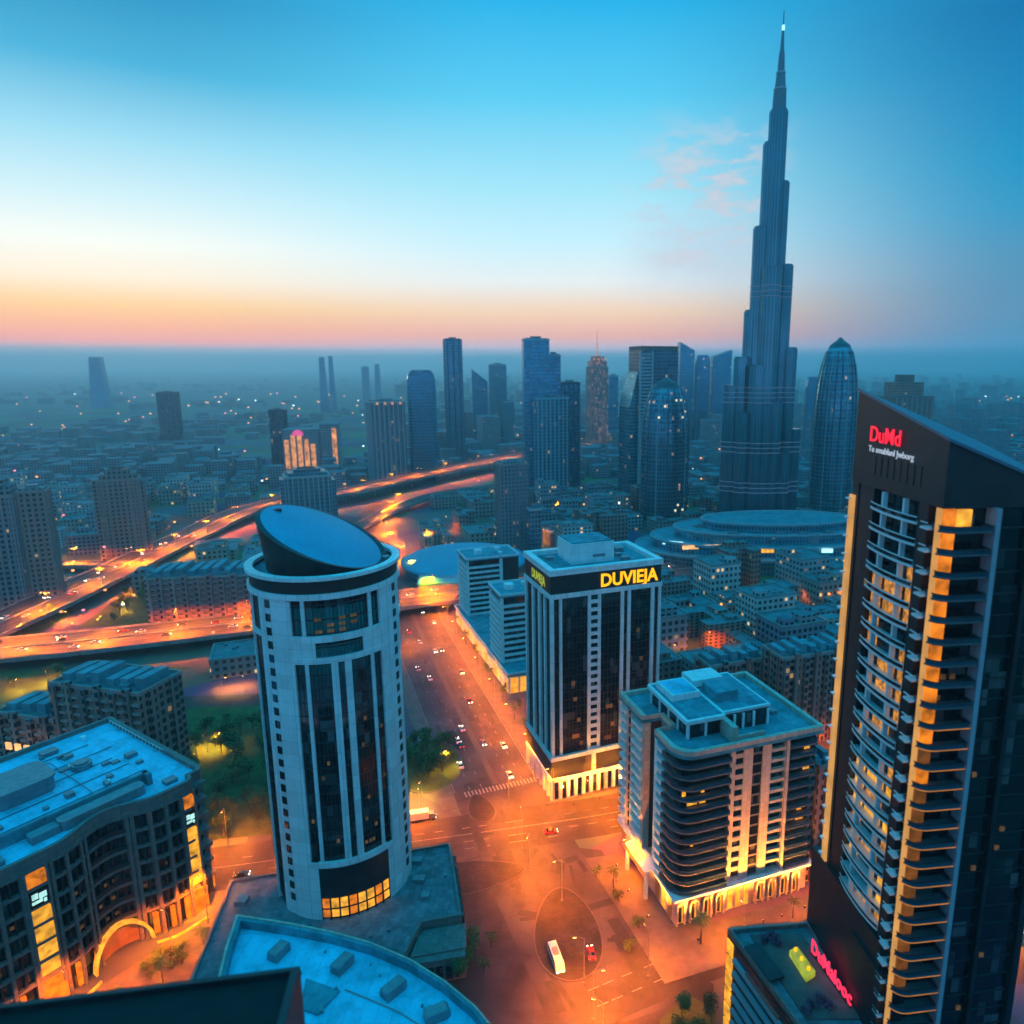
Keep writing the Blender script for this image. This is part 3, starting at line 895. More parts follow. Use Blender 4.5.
def apartment_block():
    w, d = 43.5, 36.7
    r = thing('apartment_block', 'pink stone apartment block with dark curved balconies above golden lit arches', 'apartment block', (26.7, 168, 0), 20.0)
    PS, WB = M['pinkstone'], M['whitebright']
    B0, FH, NF = 9.5, 3.12, 13
    zt = B0 + FH * NF
    m = MB()
    m.box(1.6, 1.6, B0, w - 1.2, 12.0, zt); m.box(5.5, 12, B0, w - 1.2, 21, zt); m.box(1.5, 21, B0, w - 1.2, d, zt); m.obj('wall', M['darkpanel'], r)
    # front piers and window columns
    def pier(x0, x1, y0=0.0, y1=1.8, nm='pier', mt=PS, z0=B0, z1=zt):
        m = MB(); m.box(x0, y0, z0, x1, y1, z1); return m.obj(nm, mt, r)
    pier(15.4, 17.0); pier(19.6, 22.4); pier(25.6, 28.3); pier(32.6, 34.2); pier(32.9, 33.9, -.5, 0.0)
    for f in range(NF):
        z = B0 + f * FH
        m = MB(); m.box(17.0, 0.15, z, 19.6, 1.8, z + 1.25); m.obj('spandrel', PS, r)
        m = MB(); m.box(17.0, 0.5, z + 1.25, 19.6, 1.7, z + FH); m.obj('window', M['glass'], r)
        m = MB(); m.box(22.4, 0.55, z + .5, 25.6, 1.7, z + FH); m.obj('window', M['glass'], r)
        m = MB(); m.box(22.4, 0.35, z, 25.6, 1.8, z + .5); m.obj('spandrel', M['stone'], r)
        m = MB(); m.box(28.3, -0.35, z, 32.6, 1.8, z + .9); m.obj('balcony', PS, r)
        m = MB(); m.box(28.3, 0.9, z + .9, 32.6, 1.7, z + FH); m.obj('window', M['glass'], r)
        # curved corner balcony: slab and glass rail
        o = rounded(-0.6, -1.0, 15.4, 9.0, 5.5, (1, 0, 0, 0), 9)
        m = MB(); m.prism(o, z - .05, z + .32); b = m.obj('balcony', M['stone'], r)
        i_ = rounded(-0.45, -0.85, 15.4, 9.0, 5.4, (1, 0, 0, 0), 9)
        ii = rounded(-0.3, -0.7, 15.4, 9.0, 5.3, (1, 0, 0, 0), 9)
        m = MB(); m.ring(i_, ii, z + .32, z + 1.25); m.obj('balcony_rail', M['glassblue'], b)
        # right hand balconies
        o = rounded(34.2, -0.8, w + .6, 6.0, 2.5, (0, 1, 0, 0), 6)
        m = MB(); m.prism(o, z - .05, z + .3); b = m.obj('balcony', M['stone'], r)
        i_ = rounded(34.2, -0.65, w + .45, 6.0, 2.4, (0, 1, 0, 0), 6); ii = rounded(34.2, -0.5, w + .3, 6.0, 2.3, (0, 1, 0, 0), 6)
        m = MB(); m.ring(i_, ii, z + .3, z + 1.15); m.obj('balcony_rail', M['glassblue'], b)
        # left face: pale fins of the near wing, recess, far wing
        m = MB(); m.box(-.55, 9.0, z, 1.7, 13.0, z + 1.2); m.obj('balcony', WB, r)
        m = MB(); m.box(-.75, 22.0, z, 1.6, 28.5, z + 1.15); m.obj('balcony', WB, r)
        m = MB(); m.box(.05, 30.2, z + 1.0, 1.6, 31.8, z + 2.7); m.obj('window', M['glass'], r)
        m = MB(); m.box(-.65, 33.0, z, 1.6, 37.2, z + 1.15); m.obj('balcony', WB, r)
        if f % 2 == 0:
            m = MB(); m.box(5.3, 15.5, z + 1.0, 5.7, 17.5, z + 2.6); m.obj('window', M['glass'], r)
    pier(-.2, 1.8, 12.2, 14.0, 'pier', M['whitebright']); pier(-.2, 1.8, 20.6, 22.4); pier(-.1, 1.8, 28.5, 30.2); pier(-.1, 1.8, 31.8, 33.2)
    pier(5.2, 5.8, 14, 20.6, 'recess_wall', M['stone'])
    # lit flats
    for (x0, x1, f) in ((3.5, 6.5, 8), (7.2, 9.0, 8), (1.9, 3.0, 9), (7.6, 8.6, 9), (40.2, 42.0, 11), (40.2, 42.2, 9), (39, 40.5, 5), (38.8, 41.2, 4), (5, 5.8, 4)):
        z = B0 + f * FH
        m = MB(); m.box(x0, 1.45, z + .7, x1, 1.65, z + 2.6); m.obj('lit_window', M['litgold'], r)
    # roof slab, parapets
    rp = [(-0.8, 8.0)] + rounded(-0.8, -1.2, w + .8, d + .6, 5.5, (1, 0, 0, 0), 8)[0:9] + [(w + .8, -1.2), (w + .8, d + .6), (-0.8, d + .6), (-0.8, 21), (5.0, 21), (5.0, 13.2), (-0.8, 13.2)]
    m = MB(); m.prism(rp[1:], zt, zt + 1.0); m.obj('roof', M['roofteal'], r)
    cx, cy = w / 2, d / 2
    def shrink(q, k):
        return [(cx + (x - cx) * k, cy + (y - cy) * k) for x, y in q]
    m = MB(); m.ring(rp[1:], shrink(rp[1:], 0.94), zt + 1.0, zt + 2.3); m.obj('parapet', PS, r)
    # penthouse with white overhanging slab
    m = MB(); m.box(6.5, 7.5, zt + 1.0, 32, 30, zt + 5.6); m.obj('penthouse_glazing', M['glass'], r)
    for x in (6.4, 11.8, 17.2, 20.8, 23.6, 27, 31.6):
        m = MB(); m.box(x - .35, 7.1, zt + 1, x + .35, 7.7, zt + 5.6); m.obj('penthouse_pier', WB, r)
    m = MB(); m.box(16.4, 1.0, zt + 1, 18.0, 7.4, zt + 5.6); m.box(18, 1.0, zt + 1.0, 26.5, 1.5, zt + 3.0); m.obj('penthouse_wall', PS, r)
    for y in (7.6, 13, 18.5, 24, 29.6):
        m = MB(); m.box(6.1, y - .4, zt + 1, 6.7, y + .4, zt + 5.6); m.obj('penthouse_pier', WB, r)
    m = MB(); m.prism(rounded(5.2, 6.2, 17.6, 31, 1.0), zt + 5.6, zt + 6.7); m.prism([(17.6, 8.2), (33, 8.2), (33, 31), (17.6, 31)], zt + 5.6, zt + 6.4); m.obj('penthouse_roof', WB, r)
    m = MB(); m.prism([(6.2, 7.2), (16.8, 7.2), (16.8, 30), (6.2, 30)], zt + 6.7, zt + 6.75); m.prism([(18.2, 9), (32.4, 9), (32.4, 30), (18.2, 30)], zt + 6.4, zt + 6.45); m.obj('roof_membrane', M['roofteal'], r)
    m = MB(); m.box(7, 18, zt + 6.75, 16, 28, zt + 8.6); m.obj('pavilion_base', WB, r)
    m = MB(); m.add([(7.6, 18.6, zt + 8.6), (15.4, 18.6, zt + 8.6), (15.4, 27.4, zt + 8.6), (7.6, 27.4, zt + 8.6), (9.5, 21, zt + 9.9), (13.5, 21, zt + 9.9), (13.5, 25, zt + 9.9), (9.5, 25, zt + 9.9)],
                    [(0, 1, 5, 4), (1, 2, 6, 5), (2, 3, 7, 6), (3, 0, 4, 7), (4, 5, 6, 7)]); m.obj('pavilion_roof', M['roofblue'], r)
    m = MB(); m.box(19, 14, zt + 6.45, 26, 22, zt + 9.2); m.obj('plant_room', M['roofteal'], r)
    m = MB(); m.box(17, 24, zt + 6.75, 27, 31, zt + 8.8); m.obj('stair_house', WB, r)
    hip_units(r, [(36, 20, 3, 2.4, 1.6), (37, 27, 2.5, 2.5, 1.4), (36.5, 12, 2, 2, 1.2), (29, 12, 2, 2, 1.2), (10, 11, 2, 3, 1.1), (29, 26, 2.5, 3, 1.4)], zt + 1.0)
    # podium: arches on the front, canopy on the side
    m = MB(); m.box(0.6, 0.9, 0, w - .3, 12, B0); m.box(0.6, 12, 0, w - .3, d, B0); m.obj('podium', M['pinkstone'], r)
    m = MB(); m.box(-1.0, -1.3, 8.7, w + .8, d + .4, B0 - .1); m.obj('podium_cornice', WB, r)
    xs = [2.0, 6.0, 10.0, 14.0, 27.0, 31.0, 35.0, 39.0]
    for x in xs:
        a = [(x + 1.45 * math.cos(math.radians(t)), 5.6 + 1.9 * math.sin(math.radians(t))) for t in range(0, 181, 20)]
        b = [(x + 0.95 * math.cos(math.radians(t)), 5.6 + 1.3 * math.sin(math.radians(t))) for t in range(0, 181, 20)]
        a = [(x + 1.45, 0.3)] + a + [(x - 1.45, 0.3)]; b = [(x + .95, 0.3)] + b + [(x - .95, 0.3)]
        n = len(a)
        vs = [(p[0], -0.25, p[1]) for p in a] + [(p[0], -0.25, p[1]) for p in b] + [(p[0], 1.0, p[1]) for p in a] + [(p[0], 1.0, p[1]) for p in b]
        fs = []
        for i in range(n - 1):
            fs += [(i, i + 1, n + i + 1, n + i), (i, 2 * n + i, 2 * n + i + 1, i + 1), (n + i, n + i + 1, 3 * n + i + 1, 3 * n + i)]
        m = MB(); m.add(vs, fs); A = m.obj('arch', PS, r)
        vs = [(p[0], 0.75, p[1]) for p in b]
        m = MB(); m.add(vs, [tuple(range(n))]); m.obj('arch_light', M['litgold'], A)
        m = MB(); m.cyl(x, 0.55, 0.42, 1.0, 5.2, 8); m.obj('arch_figure', M['black'], A)
    for x in (17.8, 20.4, 23.0):
        m = MB(); m.box(x - .7, 0.7, 0.3, x + .7, 0.95, 8.0); m.obj('lit_doorway', M['litgold'], r)
    for i in range(9):
        y = 2.5 + i * 3.9
        if 13 < y < 22: continue
        m = MB(); m.box(0.35, y, 0.6, 0.65, y + 2.3, 7.2); m.obj('shop_window', M['litgold'] if i % 2 else M['litdim'], r)
    m = MB(); m.add([(-3.2, 12.2, 8.6), (1.0, 12.2, 9.3), (1.0, 26, 9.3), (-3.2, 26, 8.6), (-3.2, 12.2, 9.1), (1.0, 12.2, 9.8), (1.0, 26, 9.8), (-3.2, 26, 9.1)],
                    [(0, 3, 2, 1), (4, 5, 6, 7), (0, 1, 5, 4), (1, 2, 6, 5), (2, 3, 7, 6), (3, 0, 4, 7)]); m.obj('canopy', WB, r)
    m = MB(); m.box(-3.3, 12.2, 7.4, -3.15, 26, 8.7); m.obj('canopy_fascia', M['redpanel'], r)
    m = MB(); m.box(-3.0, 12.0, 0, -2.2, 13.0, 8.7); m.box(-3.0, 25, 0, -2.2, 26, 8.7); m.obj('canopy_post', WB, r)


M['redpanel'] = pmat('red_fascia', (0.5, 0.10, 0.07), 0.5)
apartment_block()


# ---------------------------------------------------------------- eight storey corner building with gold lit columns
def corner_building():
    r = thing('corner_building', 'grey stone office block with a hollow curved front and gold lit columns', 'office building', (-103.5, 176.5, 0), -123.4)
    SL, D, H = 78.0, 57.0, 40.0
    def yo(s):
        if s < 0: return 0.0
        return -4.6 * math.sin(math.pi * (s - 9) / 25.0) ** 2 if 9 < s < 34 else 0.0
    def strip(s0, s1, z0, z1, o0, o1, nm, mt, parent=r, n=None):
        n = n or max(1, int((s1 - s0) / 1.2)); loops = []
        for i in range(n + 1):
            s = s0 + (s1 - s0) * i / n; y = yo(s)
            loops.append([(s, y + o0, z0), (s, y + o1, z0), (s, y + o1, z1), (s, y + o0, z1)])
        m = MB(); m.loft(loops); return m.obj(nm, mt, parent)
    ST = M['stone']
    front = [(0.0, -3.0), (0.6, -1.2), (2.2, 0)] + [(s, yo(s)) for s in range(4, int(SL), 2)] + [(SL, 0)]
    foot = front + [(SL, -D), (-4.0, -D), (-4.0, -5.0), (-2.8, -3.2)]
    inner = [(x, y - 1.4) for x, y in front] 
    foot_in = [(max(x, 0.9), y - 1.1) for x, y in front] + [(SL - 1, -D + 1), (-2.6, -D + 1), (-2.6, -5.0), (-1.6, -4.0)]
    m = MB(); m.prism(foot_in, 0, 36.6); m.obj('glazing', M['glass'], r)
    m = MB(); m.ring(foot, foot_in, 36.6, 40.0); m.obj('parapet', ST, r)
    m = MB(); m.prism(foot_in, 36.65, 38.6); m.obj('roof', M['roofblue'], r)
    rows = [8.0 + 4.76 * i for i in range(7)]
    for z in rows:
        strip(2.2, SL, z - .38, z + .38, -0.9, 0.25, 'floor_band', ST)
        m = MB(); m.box(-4.0, -D, z - .55, -2.6, -5, z + .55); m.box(-3.1, -5, z - .5, 1.2, -1.2, z + .5); m.obj('floor_band', ST, r)
    for s in (4.8, 8.6, 12.4, 16.0, 17.0, 26.6, 27.8, 31.6, 35.0, 41.0, 45.4, 49.8, 54.2, 58.6, 63, 67, 71):
        strip(s - .38, s + .38, 0, 37, -0.9, 0.5, 'pilaster', ST, n=1)
    for s in (6.7, 10.5, 14.2, 18.8, 20.6, 22.4, 24.2, 29.7, 33.3, 43.2, 47.6, 52):
        strip(s - .12, s + .12, 8.5, 36.6, -0.9, 0.1, 'mullion', M['mullion'], n=1)
    for z in rows[:-1]:
        strip(17.4, 26.2, z + .55, z + 1.5, -0.2, 0.2, 'balcony', M['mullion'])
    for i in range(12):
        m = MB(); y = -6 - i * 4.4
        m.box(-4.3, y - .5, 0, -2.6, y + .5, 37); m.obj('pilaster', ST, r)
    # gold lit columns with a pale sign on each
    for s0, s1 in ((1.4, 4.3), (36.2, 40.2)):
        strip(s0 - .5, s0, 5, 37, -0.9, 0.7, 'pilaster', ST, n=1); strip(s1, s1 + .5, 5, 37, -0.9, 0.7, 'pilaster', ST, n=1)
        for i in range(4):
            z = 9.0 + i * 4.3
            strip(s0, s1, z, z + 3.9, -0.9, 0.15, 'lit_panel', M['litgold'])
        strip(s0, s1, 27.2, 31.0, -0.9, 0.3, 'sign_panel', M['black'])
        for (a, b, z0, z1) in ((.12, .5, 28.9, 30.3), (.35, .88, 28.0, 28.7), (.55, .85, 29.2, 30.6), (.15, .3, 27.6, 28.5)):
            strip(s0 + (s1 - s0) * a, s0 + (s1 - s0) * b, z0, z1, 0.3, 0.42, 'sign_mark', M['litpale'])
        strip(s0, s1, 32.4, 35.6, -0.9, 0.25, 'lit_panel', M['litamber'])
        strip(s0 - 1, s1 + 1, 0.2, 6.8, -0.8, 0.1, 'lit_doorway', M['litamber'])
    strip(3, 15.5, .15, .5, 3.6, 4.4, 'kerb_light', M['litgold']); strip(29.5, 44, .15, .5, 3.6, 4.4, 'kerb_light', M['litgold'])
    # ground floor arcade
    for i in range(16):
        s = 5.6 + i * 3.8
        if 15 < s < 29 or 35 < s < 41: continue
        strip(s, s + 1.0, 0.5, 6.6, -0.75, 0.05, 'arcade_light', M['litamber'], n=1)
    # lit arch over the entrance
    pts_o, pts_i = [], []
    for i in range(17):
        t = math.pi * i / 16
        s = 22.2 - 7.4 * math.cos(t)
        pts_o.append((s, 0.4 + 7.9 * math.sin(t))); pts_i.append((22.2 - 6.75 * math.cos(t), 0.4 + 7.1 * math.sin(t)))
    vs = []
    for (s, z), (s2, z2) in zip(pts_o, pts_i):
        vs += [(s, yo(s) + 1.6, z), (s2, yo(s2) + 1.6, z2), (s2, yo(s2) - .2, z2), (s, yo(s) - .2, z)]
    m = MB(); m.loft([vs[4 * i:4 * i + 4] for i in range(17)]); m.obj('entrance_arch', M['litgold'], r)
    strip(16, 28.4, 0.2, 5.5, -0.8, -0.3, 'entrance_glazing', M['litdim'])
    for (s, z) in ((20, 19), (22, 19), (24, 14.3), (21, 14.3), (43, 24), (9.5, 19), (30, 23.5), (29.8, 14), (47, 14.2), (14, 14.5), (23, 9.6), (20.5, 9.6)):
        strip(s, s + 1.1, z, z + .9, -0.95, -0.83, 'lit_window', M['litdim'], n=1)
    for i in range(3):
        m = MB(); m.box(-4.35, -8 - i * 9, 1, -4.05, -5 - i * 9, 6); m.obj('lit_window', M['litamber'], r)
    # on the roof
    m = MB(); m.prism(rounded(22, -40, 36, -28, 2.5), 38.6, 42.4); m.prism(rounded(21.6, -40.4, 36.4, -27.6, 2.6), 42.4, 43.0); m.obj('plant_house', M['plant'], r)
    m = MB(); m.prism([(7, -12), (50, -12), (50, -10.8), (7, -10.8)], 38.6, 41.8); m.prism([(7, -12), (8.2, -12), (8.2, -9), (7, -9)], 38.6, 41.8); m.obj('roof_wall', M['roofteal'], r)
    m = MB(); m.prism(rounded(10, -9.6, 30, -5.8, 1.5), 38.6, 41.2); m.prism([(30, -9.4), (36, -9.4), (36, -6.2), (30, -6.2)], 38.6, 40.6); m.obj('duct', M['plant'], r)
    for (x, y) in ((14, -34), (42, -30)):
        m = MB(); m.cyl(x, y, 2.6, 38.6, 40.2, 16); m.cyl(x, y, 1.8, 40.2, 40.6, 16); m.obj('roof_fan', M['plant'], r)
    hip_units(r, [(4, -6, 3, 2.5, 1.0), (44, -5, 4, 2.4, 1.2), (38, -20, 1.5, 1.5, .8), (46, -18, 1.2, 1.2, .8), (12, -22, 1.4, 1.4, .8), (52, -34, 5, 4, 2), (40, -46, 6, 3, 1.4), (16, -50, 4, 3, 1.2), (28, -20, 1.2, 1.2, .7), (33, -15, 1, 1, .6)], 38.6)
    rg = random.Random(8)
    for i in range(34):
        x, y = rg.uniform(3, 56), rg.uniform(-52, -14)
        if 20 < x < 38 and -42 < y < -26: continue
        a, b, h = rg.uniform(.5, 1.5), rg.uniform(.5, 1.3), rg.uniform(.4, 1.2)
        m = MB(); m.box(x - a, y - b, 38.6, x + a, y + b, 38.6 + h); m.obj('roof_unit', M['plant'] if i % 3 else M['whitebright'], r)
    for i in range(5):
        y = -18 - i * 7
        m = MB(); m.tube([(rg.uniform(3, 8), y, 38.8), (rg.uniform(38, 54), y + rg.uniform(-1, 1), 38.8)], .1, 5); m.obj('roof_pipe', M['black'], r)
    for (y0, y1) in ((-52, -20),):
        m = MB()
        for i in range(16): m.box(-1.6, y0 + i * 2, 40, -1.5, y0 + i * 2 + .1, 41.1)
        m.box(-1.62, y0, 41.0, -1.52, y1, 41.1); m.obj('guard_rail', M['rail'], r)
    m = MB(); m.tube([(9, -16, 38.9), (46, -16, 38.9)], 0.16, 6); m.tube([(18, -16, 38.9), (18, -44, 38.9), (44, -44, 38.9)], 0.14, 6); m.obj('roof_pipe', M['steel'], r)


corner_building()


# ---------------------------------------------------------------- near roofs below the camera
def curved_roof():
    """near building whose blue roof has one straight and one curved edge"""
    z = 45.0
    pts = [G(x, y, z) for x, y in ((214, 1000), (226, 950), (237, 917), (258, 920), (290, 925), (330, 933), (370, 944), (410, 961), (445, 983), (475, 1008), (500, 1038), (512, 1075))]
    r = thing('curved_roof_building', 'near building with a bright blue roof bounded by a curved parapet', 'building')
    poly = pts + [(pts[-1][0] - 2, 84), (-30, 78), (pts[0][0] + 4, 84)]
    cx, cy = -38, 100
    inn = [(cx + (x - cx) * 0.955, cy + (y - cy) * 0.945) for x, y in poly]
    m = MB(); m.prism(poly, 0, z - 2.0); m.obj('wall', M['fwall'], r)
    m = MB(); m.ring(poly, inn, z - 2.0, z + 0.2); m.obj('parapet', M['roofteal'], r)
    mid = [(a[0] * .5 + b[0] * .5, a[1] * .5 + b[1] * .5) for a, b in zip(poly, inn)]
    o2 = [(cx + (x - cx) * 1.006, cy + (y - cy) * 1.006) for x, y in poly]
    i2 = [(cx + (x - cx) * 0.985, cy + (y - cy) * 0.985) for x, y in poly]
    m = MB(); m.ring(o2, i2, z + 0.2, z + 0.5); m.obj('coping', M['pinkstone'], r)
    m = MB(); m.prism(inn, z - 1.95, z - 1.6); m.obj('roof', M['roofblue'], r)
    for (a, b) in (((272, 962), (288, 946)), ((335, 975), (352, 958)), ((384, 1000), (405, 983)), ((425, 1022), (450, 1012))):
        p, q = Vector((*G(*a, z - 1.6), 0)), Vector((*G(*b, z - 1.6), 0))
        d = (q - p); L = d.length; d.normalize(); s = Vector((-d.y, d.x, 0)) * 1.15
        lo = []
        for t, h, k in ((0, 1.5, 1), (0.06, 1.7, 1), (0.85, 1.7, 1.0), (0.97, 1.2, .7), (1, .5, .5)):
            c = p + d * L * t
            lo.append([c - s * k + Vector((0, 0, z - 1.6)), c + s * k + Vector((0, 0, z - 1.6)), c + s * k * .9 + Vector((0, 0, z - 1.6 + h)), c - s * k * .9 + Vector((0, 0, z - 1.6 + h))])
        m = MB(); m.loft(lo); m.obj('roof_vent', M['plant'], r)
    rg = random.Random(4)
    for i in range(16):
        px, py = rg.uniform(290, 440), rg.uniform(945, 1018)
        if py < 930 + (px - 290) * .42: continue
        x, y = G(px, py, z - 1.6)
        m = MB(); m.cyl(x, y, rg.uniform(.12, .35), z - 1.6, z - 1.6 + rg.uniform(.3, .8), 8); m.obj('roof_pipe', M['plant'], r)
    q = [G(x, y, z - 1.6) for x, y in ((306, 980), (340, 992), (318, 1016), (300, 1010))]
    m = MB(); m.prism(q, z - 1.6, z - 1.2); m.obj('roof_hatch', M['roofteal'], r)
    m = MB()
    P = [G(x, y, z - 1.6) for x, y in ((345, 990), (370, 1000), (400, 1013), (430, 1032))]
    m.tube([(x, y, z - 1.45) for x, y in P], 0.12, 6); m.obj('roof_pipe', M['steel'], r)


M['fwall'] = facade('near_wall', (0.3, 0.3, 0.3), (0.02, 0.025, 0.03), 3.6, 3.0, 0.6, 0.55, 0.05)
curved_roof()


def dark_roof():
    z = 88.0
    r = thing('dark_roof_building', 'nearest building with a plain black flat roof and corner parapet', 'building')
    a = Vector((*G(300, 966, z), 0)); b = Vector((*G(0, 1004, z), 0))
    d = (b - a).normalized(); n = Vector((-d.y, d.x, 0))
    if n.y > 0: n = -n
    q = [a, a + d * 46, a + d * 46 + n * 30, a + n * 30]
    m = MB(); m.prism([(p.x, p.y) for p in q], 0, z - 1.2); m.obj('wall', M['black'], r)
    c = sum(q, Vector()) / 4
    i_ = [c + (p - c) * 0.965 for p in q]
    m = MB(); m.ring([(p.x, p.y) for p in q], [(p.x, p.y) for p in i_], z - 1.2, z); m.obj('parapet', M['black'], r)
    m = MB(); m.prism([(p.x, p.y) for p in i_], z - 1.19, z - .7); m.obj('roof', M['tar'], r)
    e = a + d * 7 + n * 8
    m = MB(); m.box(e.x - 2, e.y - 1.5, z - .7, e.x + 2, e.y + 1.5, z + .6); m.obj('roof_unit', M['black'], r)


M['tar'] = pmat('black_roof_felt', (0.008, 0.010, 0.012), 0.9, var=0.35, vscale=0.4)
dark_roof()


# ---------------------------------------------------------------- dark tower with the sloping crown
def slope_tower():
    w, d = 23.5, 26.0
    r = thing('balcony_tower', 'dark balcony tower with a steep sloping crown and red lit sign', 'tower', (55, 105, 0), 7.5)
    DK, GL = M['darkpanel'], M['glass']
    ZC = 129.0
    FH = 3.55
    top = lambda x, y: 139.5 - 0.40 * x + 0.235 * y
    m = MB(); m.box(0.9, 0.9, 0, w - .9, d - .5, ZC); m.obj('glass_wall', GL, r)
    m = MB(); m.prism([(-.4, -.4), (w + .4, -.4), (w + .4, d + .4), (-.4, d + .4)], ZC, lambda x, y: top(x, y) - 0.5); m.obj('crown', M['darkpanel'], r)
    m = MB(); q = [(-.8, -.8), (w + .8, -.8), (w + .8, d + .8), (-.8, d + .8)]
    m.add([(x, y, top(x, y) - .5) for x, y in q] + [(x, y, top(x, y)) for x, y in q], [(3, 2, 1, 0), (4, 5, 6, 7), (0, 1, 5, 4), (1, 2, 6, 5), (2, 3, 7, 6), (3, 0, 4, 7)])
    m.obj('crown_roof', M['roofslate'], r)
    for i in range(8):
        y = 19.5 - i * 1.9
        m = MB(); m.box(-.5, y - .65, 131.2, -.3, y + .65, 134.6); m.obj('crown_louvre', M['black'], r)
    text('sign_lettering', 'DuMd', 3.8, M['signred'], r, (-.75, 21.0, 137.0), (90, 0, -90), 0.01, 0.1, 1.0, 'LEFT')
    sb = text('sign_subtitle', 'Tu smablanl Jwborg', 1.5, M['signwhite'], r, (-.75, 21.0, 135.2), (90, 0, -90), 0.0, 0.05, 0.88, 'LEFT')
    sb.scale = (13.5 / max(v.co.x for v in sb.data.vertices), 1, 1)
    # left face --------------------------------------------------
    def lf(y0, y1, z0, z1, x0, x1, nm, mt, parent=r):
        m = MB(); m.box(x0, y0, z0, x1, y1, z1); return m.obj(nm, mt, parent)
    lf(24.2, 26.3, 49, ZC, -.2, 1.5, 'edge_wall', DK)
    lf(25.0, 26.6, 50, 126.5, -.65, -.2, 'light_strip', M['goldstrip'])
    lf(19.3, 24.2, 49, ZC, 0, 1.2, 'side_wall', M['black'])
    lf(3.2, 5.6, 0, ZC, -.3, 1.3, 'pier', M['black'])
    rng = random.Random(5)
    for f in range(36):
        z = ZC - FH * (f + 1)
        lf(25.9, 26.9, z + .2, z + .45, -1.25, -.2, 'bracket', M['rail']) if z > 50 else None
        if z > 48:
            # wide balcony, bowed outwards
            n = 8
            def bow(o, z0, z1, nm, mt, par=r, th=.16):
                a, b = [], []
                for i in range(n + 1):
                    t = i / n; y = 19.3 - 13.7 * t
                    x = -0.5 - 0.75 * math.sin(math.pi * t) ** 0.7 - o
                    a.append((x, y)); b.append((x + th, y))
                m = MB(); m.loft([[(p[0], p[1], z0), (q_[0], q_[1], z0), (q_[0], q_[1], z1), (p[0], p[1], z1)] for p, q_ in zip(a, b)]); return m.obj(nm, mt, par)
            lit_panel = f in (14, 16)
            b_ = bow(0, z - .16, z + .22, 'balcony', M['rail'], th=2.2)
            bow(.02, z + .95, z + 1.12, 'balcony_rail', M['rail'], b_, .1)
            bow(-.04, z + .3, z + .92, 'balcony_glass', M['glass'], b_, .03)
            for y in (15.4, 9.2):
                lf(y - .22, y + .22, z + .22, z + FH - .16, -.7, .2, 'post', M['rail'], b_)
            for y0, y1 in ((15.9, 18.8), (9.8, 14.9), (6.2, 8.7)):
                u = rng.random()
                if lit_panel or f >= 3 and u < 0.58:
                    lf(y0, y1, z + .3, z + (1.7 if lit_panel else 2.9), .75, .88, 'lit_room', M['litgold'] if lit_panel or (f > 11 and u < .2) else M['litroom'])
        # corner rooms and the small balconies beside them
        lf(1.5, 3.3, z - .1, z + .25, -1.4, .9, 'corner_balcony', M['rail'])
        lf(1.5, 3.3, z + .9, z + 1.05, -1.4, -1.25, 'corner_rail', M['rail'])
        m = MB(); m.box(0.15, 0.1, z + .35, 2.3, 1.5, z + FH - .25)
        hot = f < 13
        m.obj('corner_room', M['litamber'] if hot and f not in (11,) else (M['litcorner'] if f < 24 else M['black']), r)
        # front balconies, quarter round at the corner
        o = rounded(-.55, -1.5, 7.4, 2.0, 2.6, (1, 0, 0, 0), 7)
        i2 = rounded(-.4, -1.35, 7.4, 2.0, 2.5, (1, 0, 0, 0), 7)
        m = MB(); m.prism(o, z - .12, z + .16); b_ = m.obj('front_balcony', M['slab'], r)
        m = MB(); m.ring(o, i2, z + .85, z + .98); m.obj('balcony_rail', M['mullion'], b_)
        m = MB(); m.ring([(x * .995, y * .99) for x, y in i2], [(x * .985 + .03, y * .97 + .02) for x, y in i2], z + .16, z + .85); m.obj('balcony_glass', M['glassblue'], b_)
        if f > 8:
            m = MB(); m.ring([(x * 1.01 - .03, y * 1.01 - .03) for x, y in o[:12]] + [(7.4, -1.55)], [(x, y) for x, y in o[:12]] + [(7.4, -1.5)], z - .10, z + .02); m.obj('edge_light', M['litedge'], b_)
        m = MB(); m.box(9.6, 0.7, z, w - .6, .95, z + .25); m.obj('floor_line', M['mullion'], r)
    lf(.3, .8, 30, ZC, -.62, .1, 'light_strip', M['goldstrip'])
    m = MB(); m.box(1.7, .3, 126, 5.0, 0.85, 128.6); m.obj('lit_room', M['litgold'], r)
    for (x, f) in ((3.0, 7), (4.6, 7), (2.4, 8), (10.5, 12), (12.5, 17), (17, 15), (13, 25), (16.2, 22), (16.4, 16)):
        z = ZC - FH * (f + 1)
        m = MB(); m.box(x, .55, z + .5, x + .8, .85, z + 1.3); m.obj('lit_window', M['litdim'], r)
    m = MB(); m.box(7.7, -1.5, 0, 8.5, 1.0, ZC); m.obj('fin', M['rail2'], r)
    m = MB(); m.box(8.5, -.6, 0, 9.5, 1.0, ZC); m.box(14.6, -.1, 0, 15.4, 1.0, ZC); m.box(w - 1.2, -.1, 0, w, 1.0, ZC); m.obj('pier', M['black'], r)
    # dark base block along the left face
    m = MB(); m.prism([(-.9, 3.4), (2.0, 3.4), (2.0, 30), (-.9, 30)], 0, 50); m.prism([(-1.4, 2.0), (3.0, 2.0), (3.0, 12), (-1.4, 12)], 0, 45); m.obj('base_block', M['darkpanel'], r)
    return r


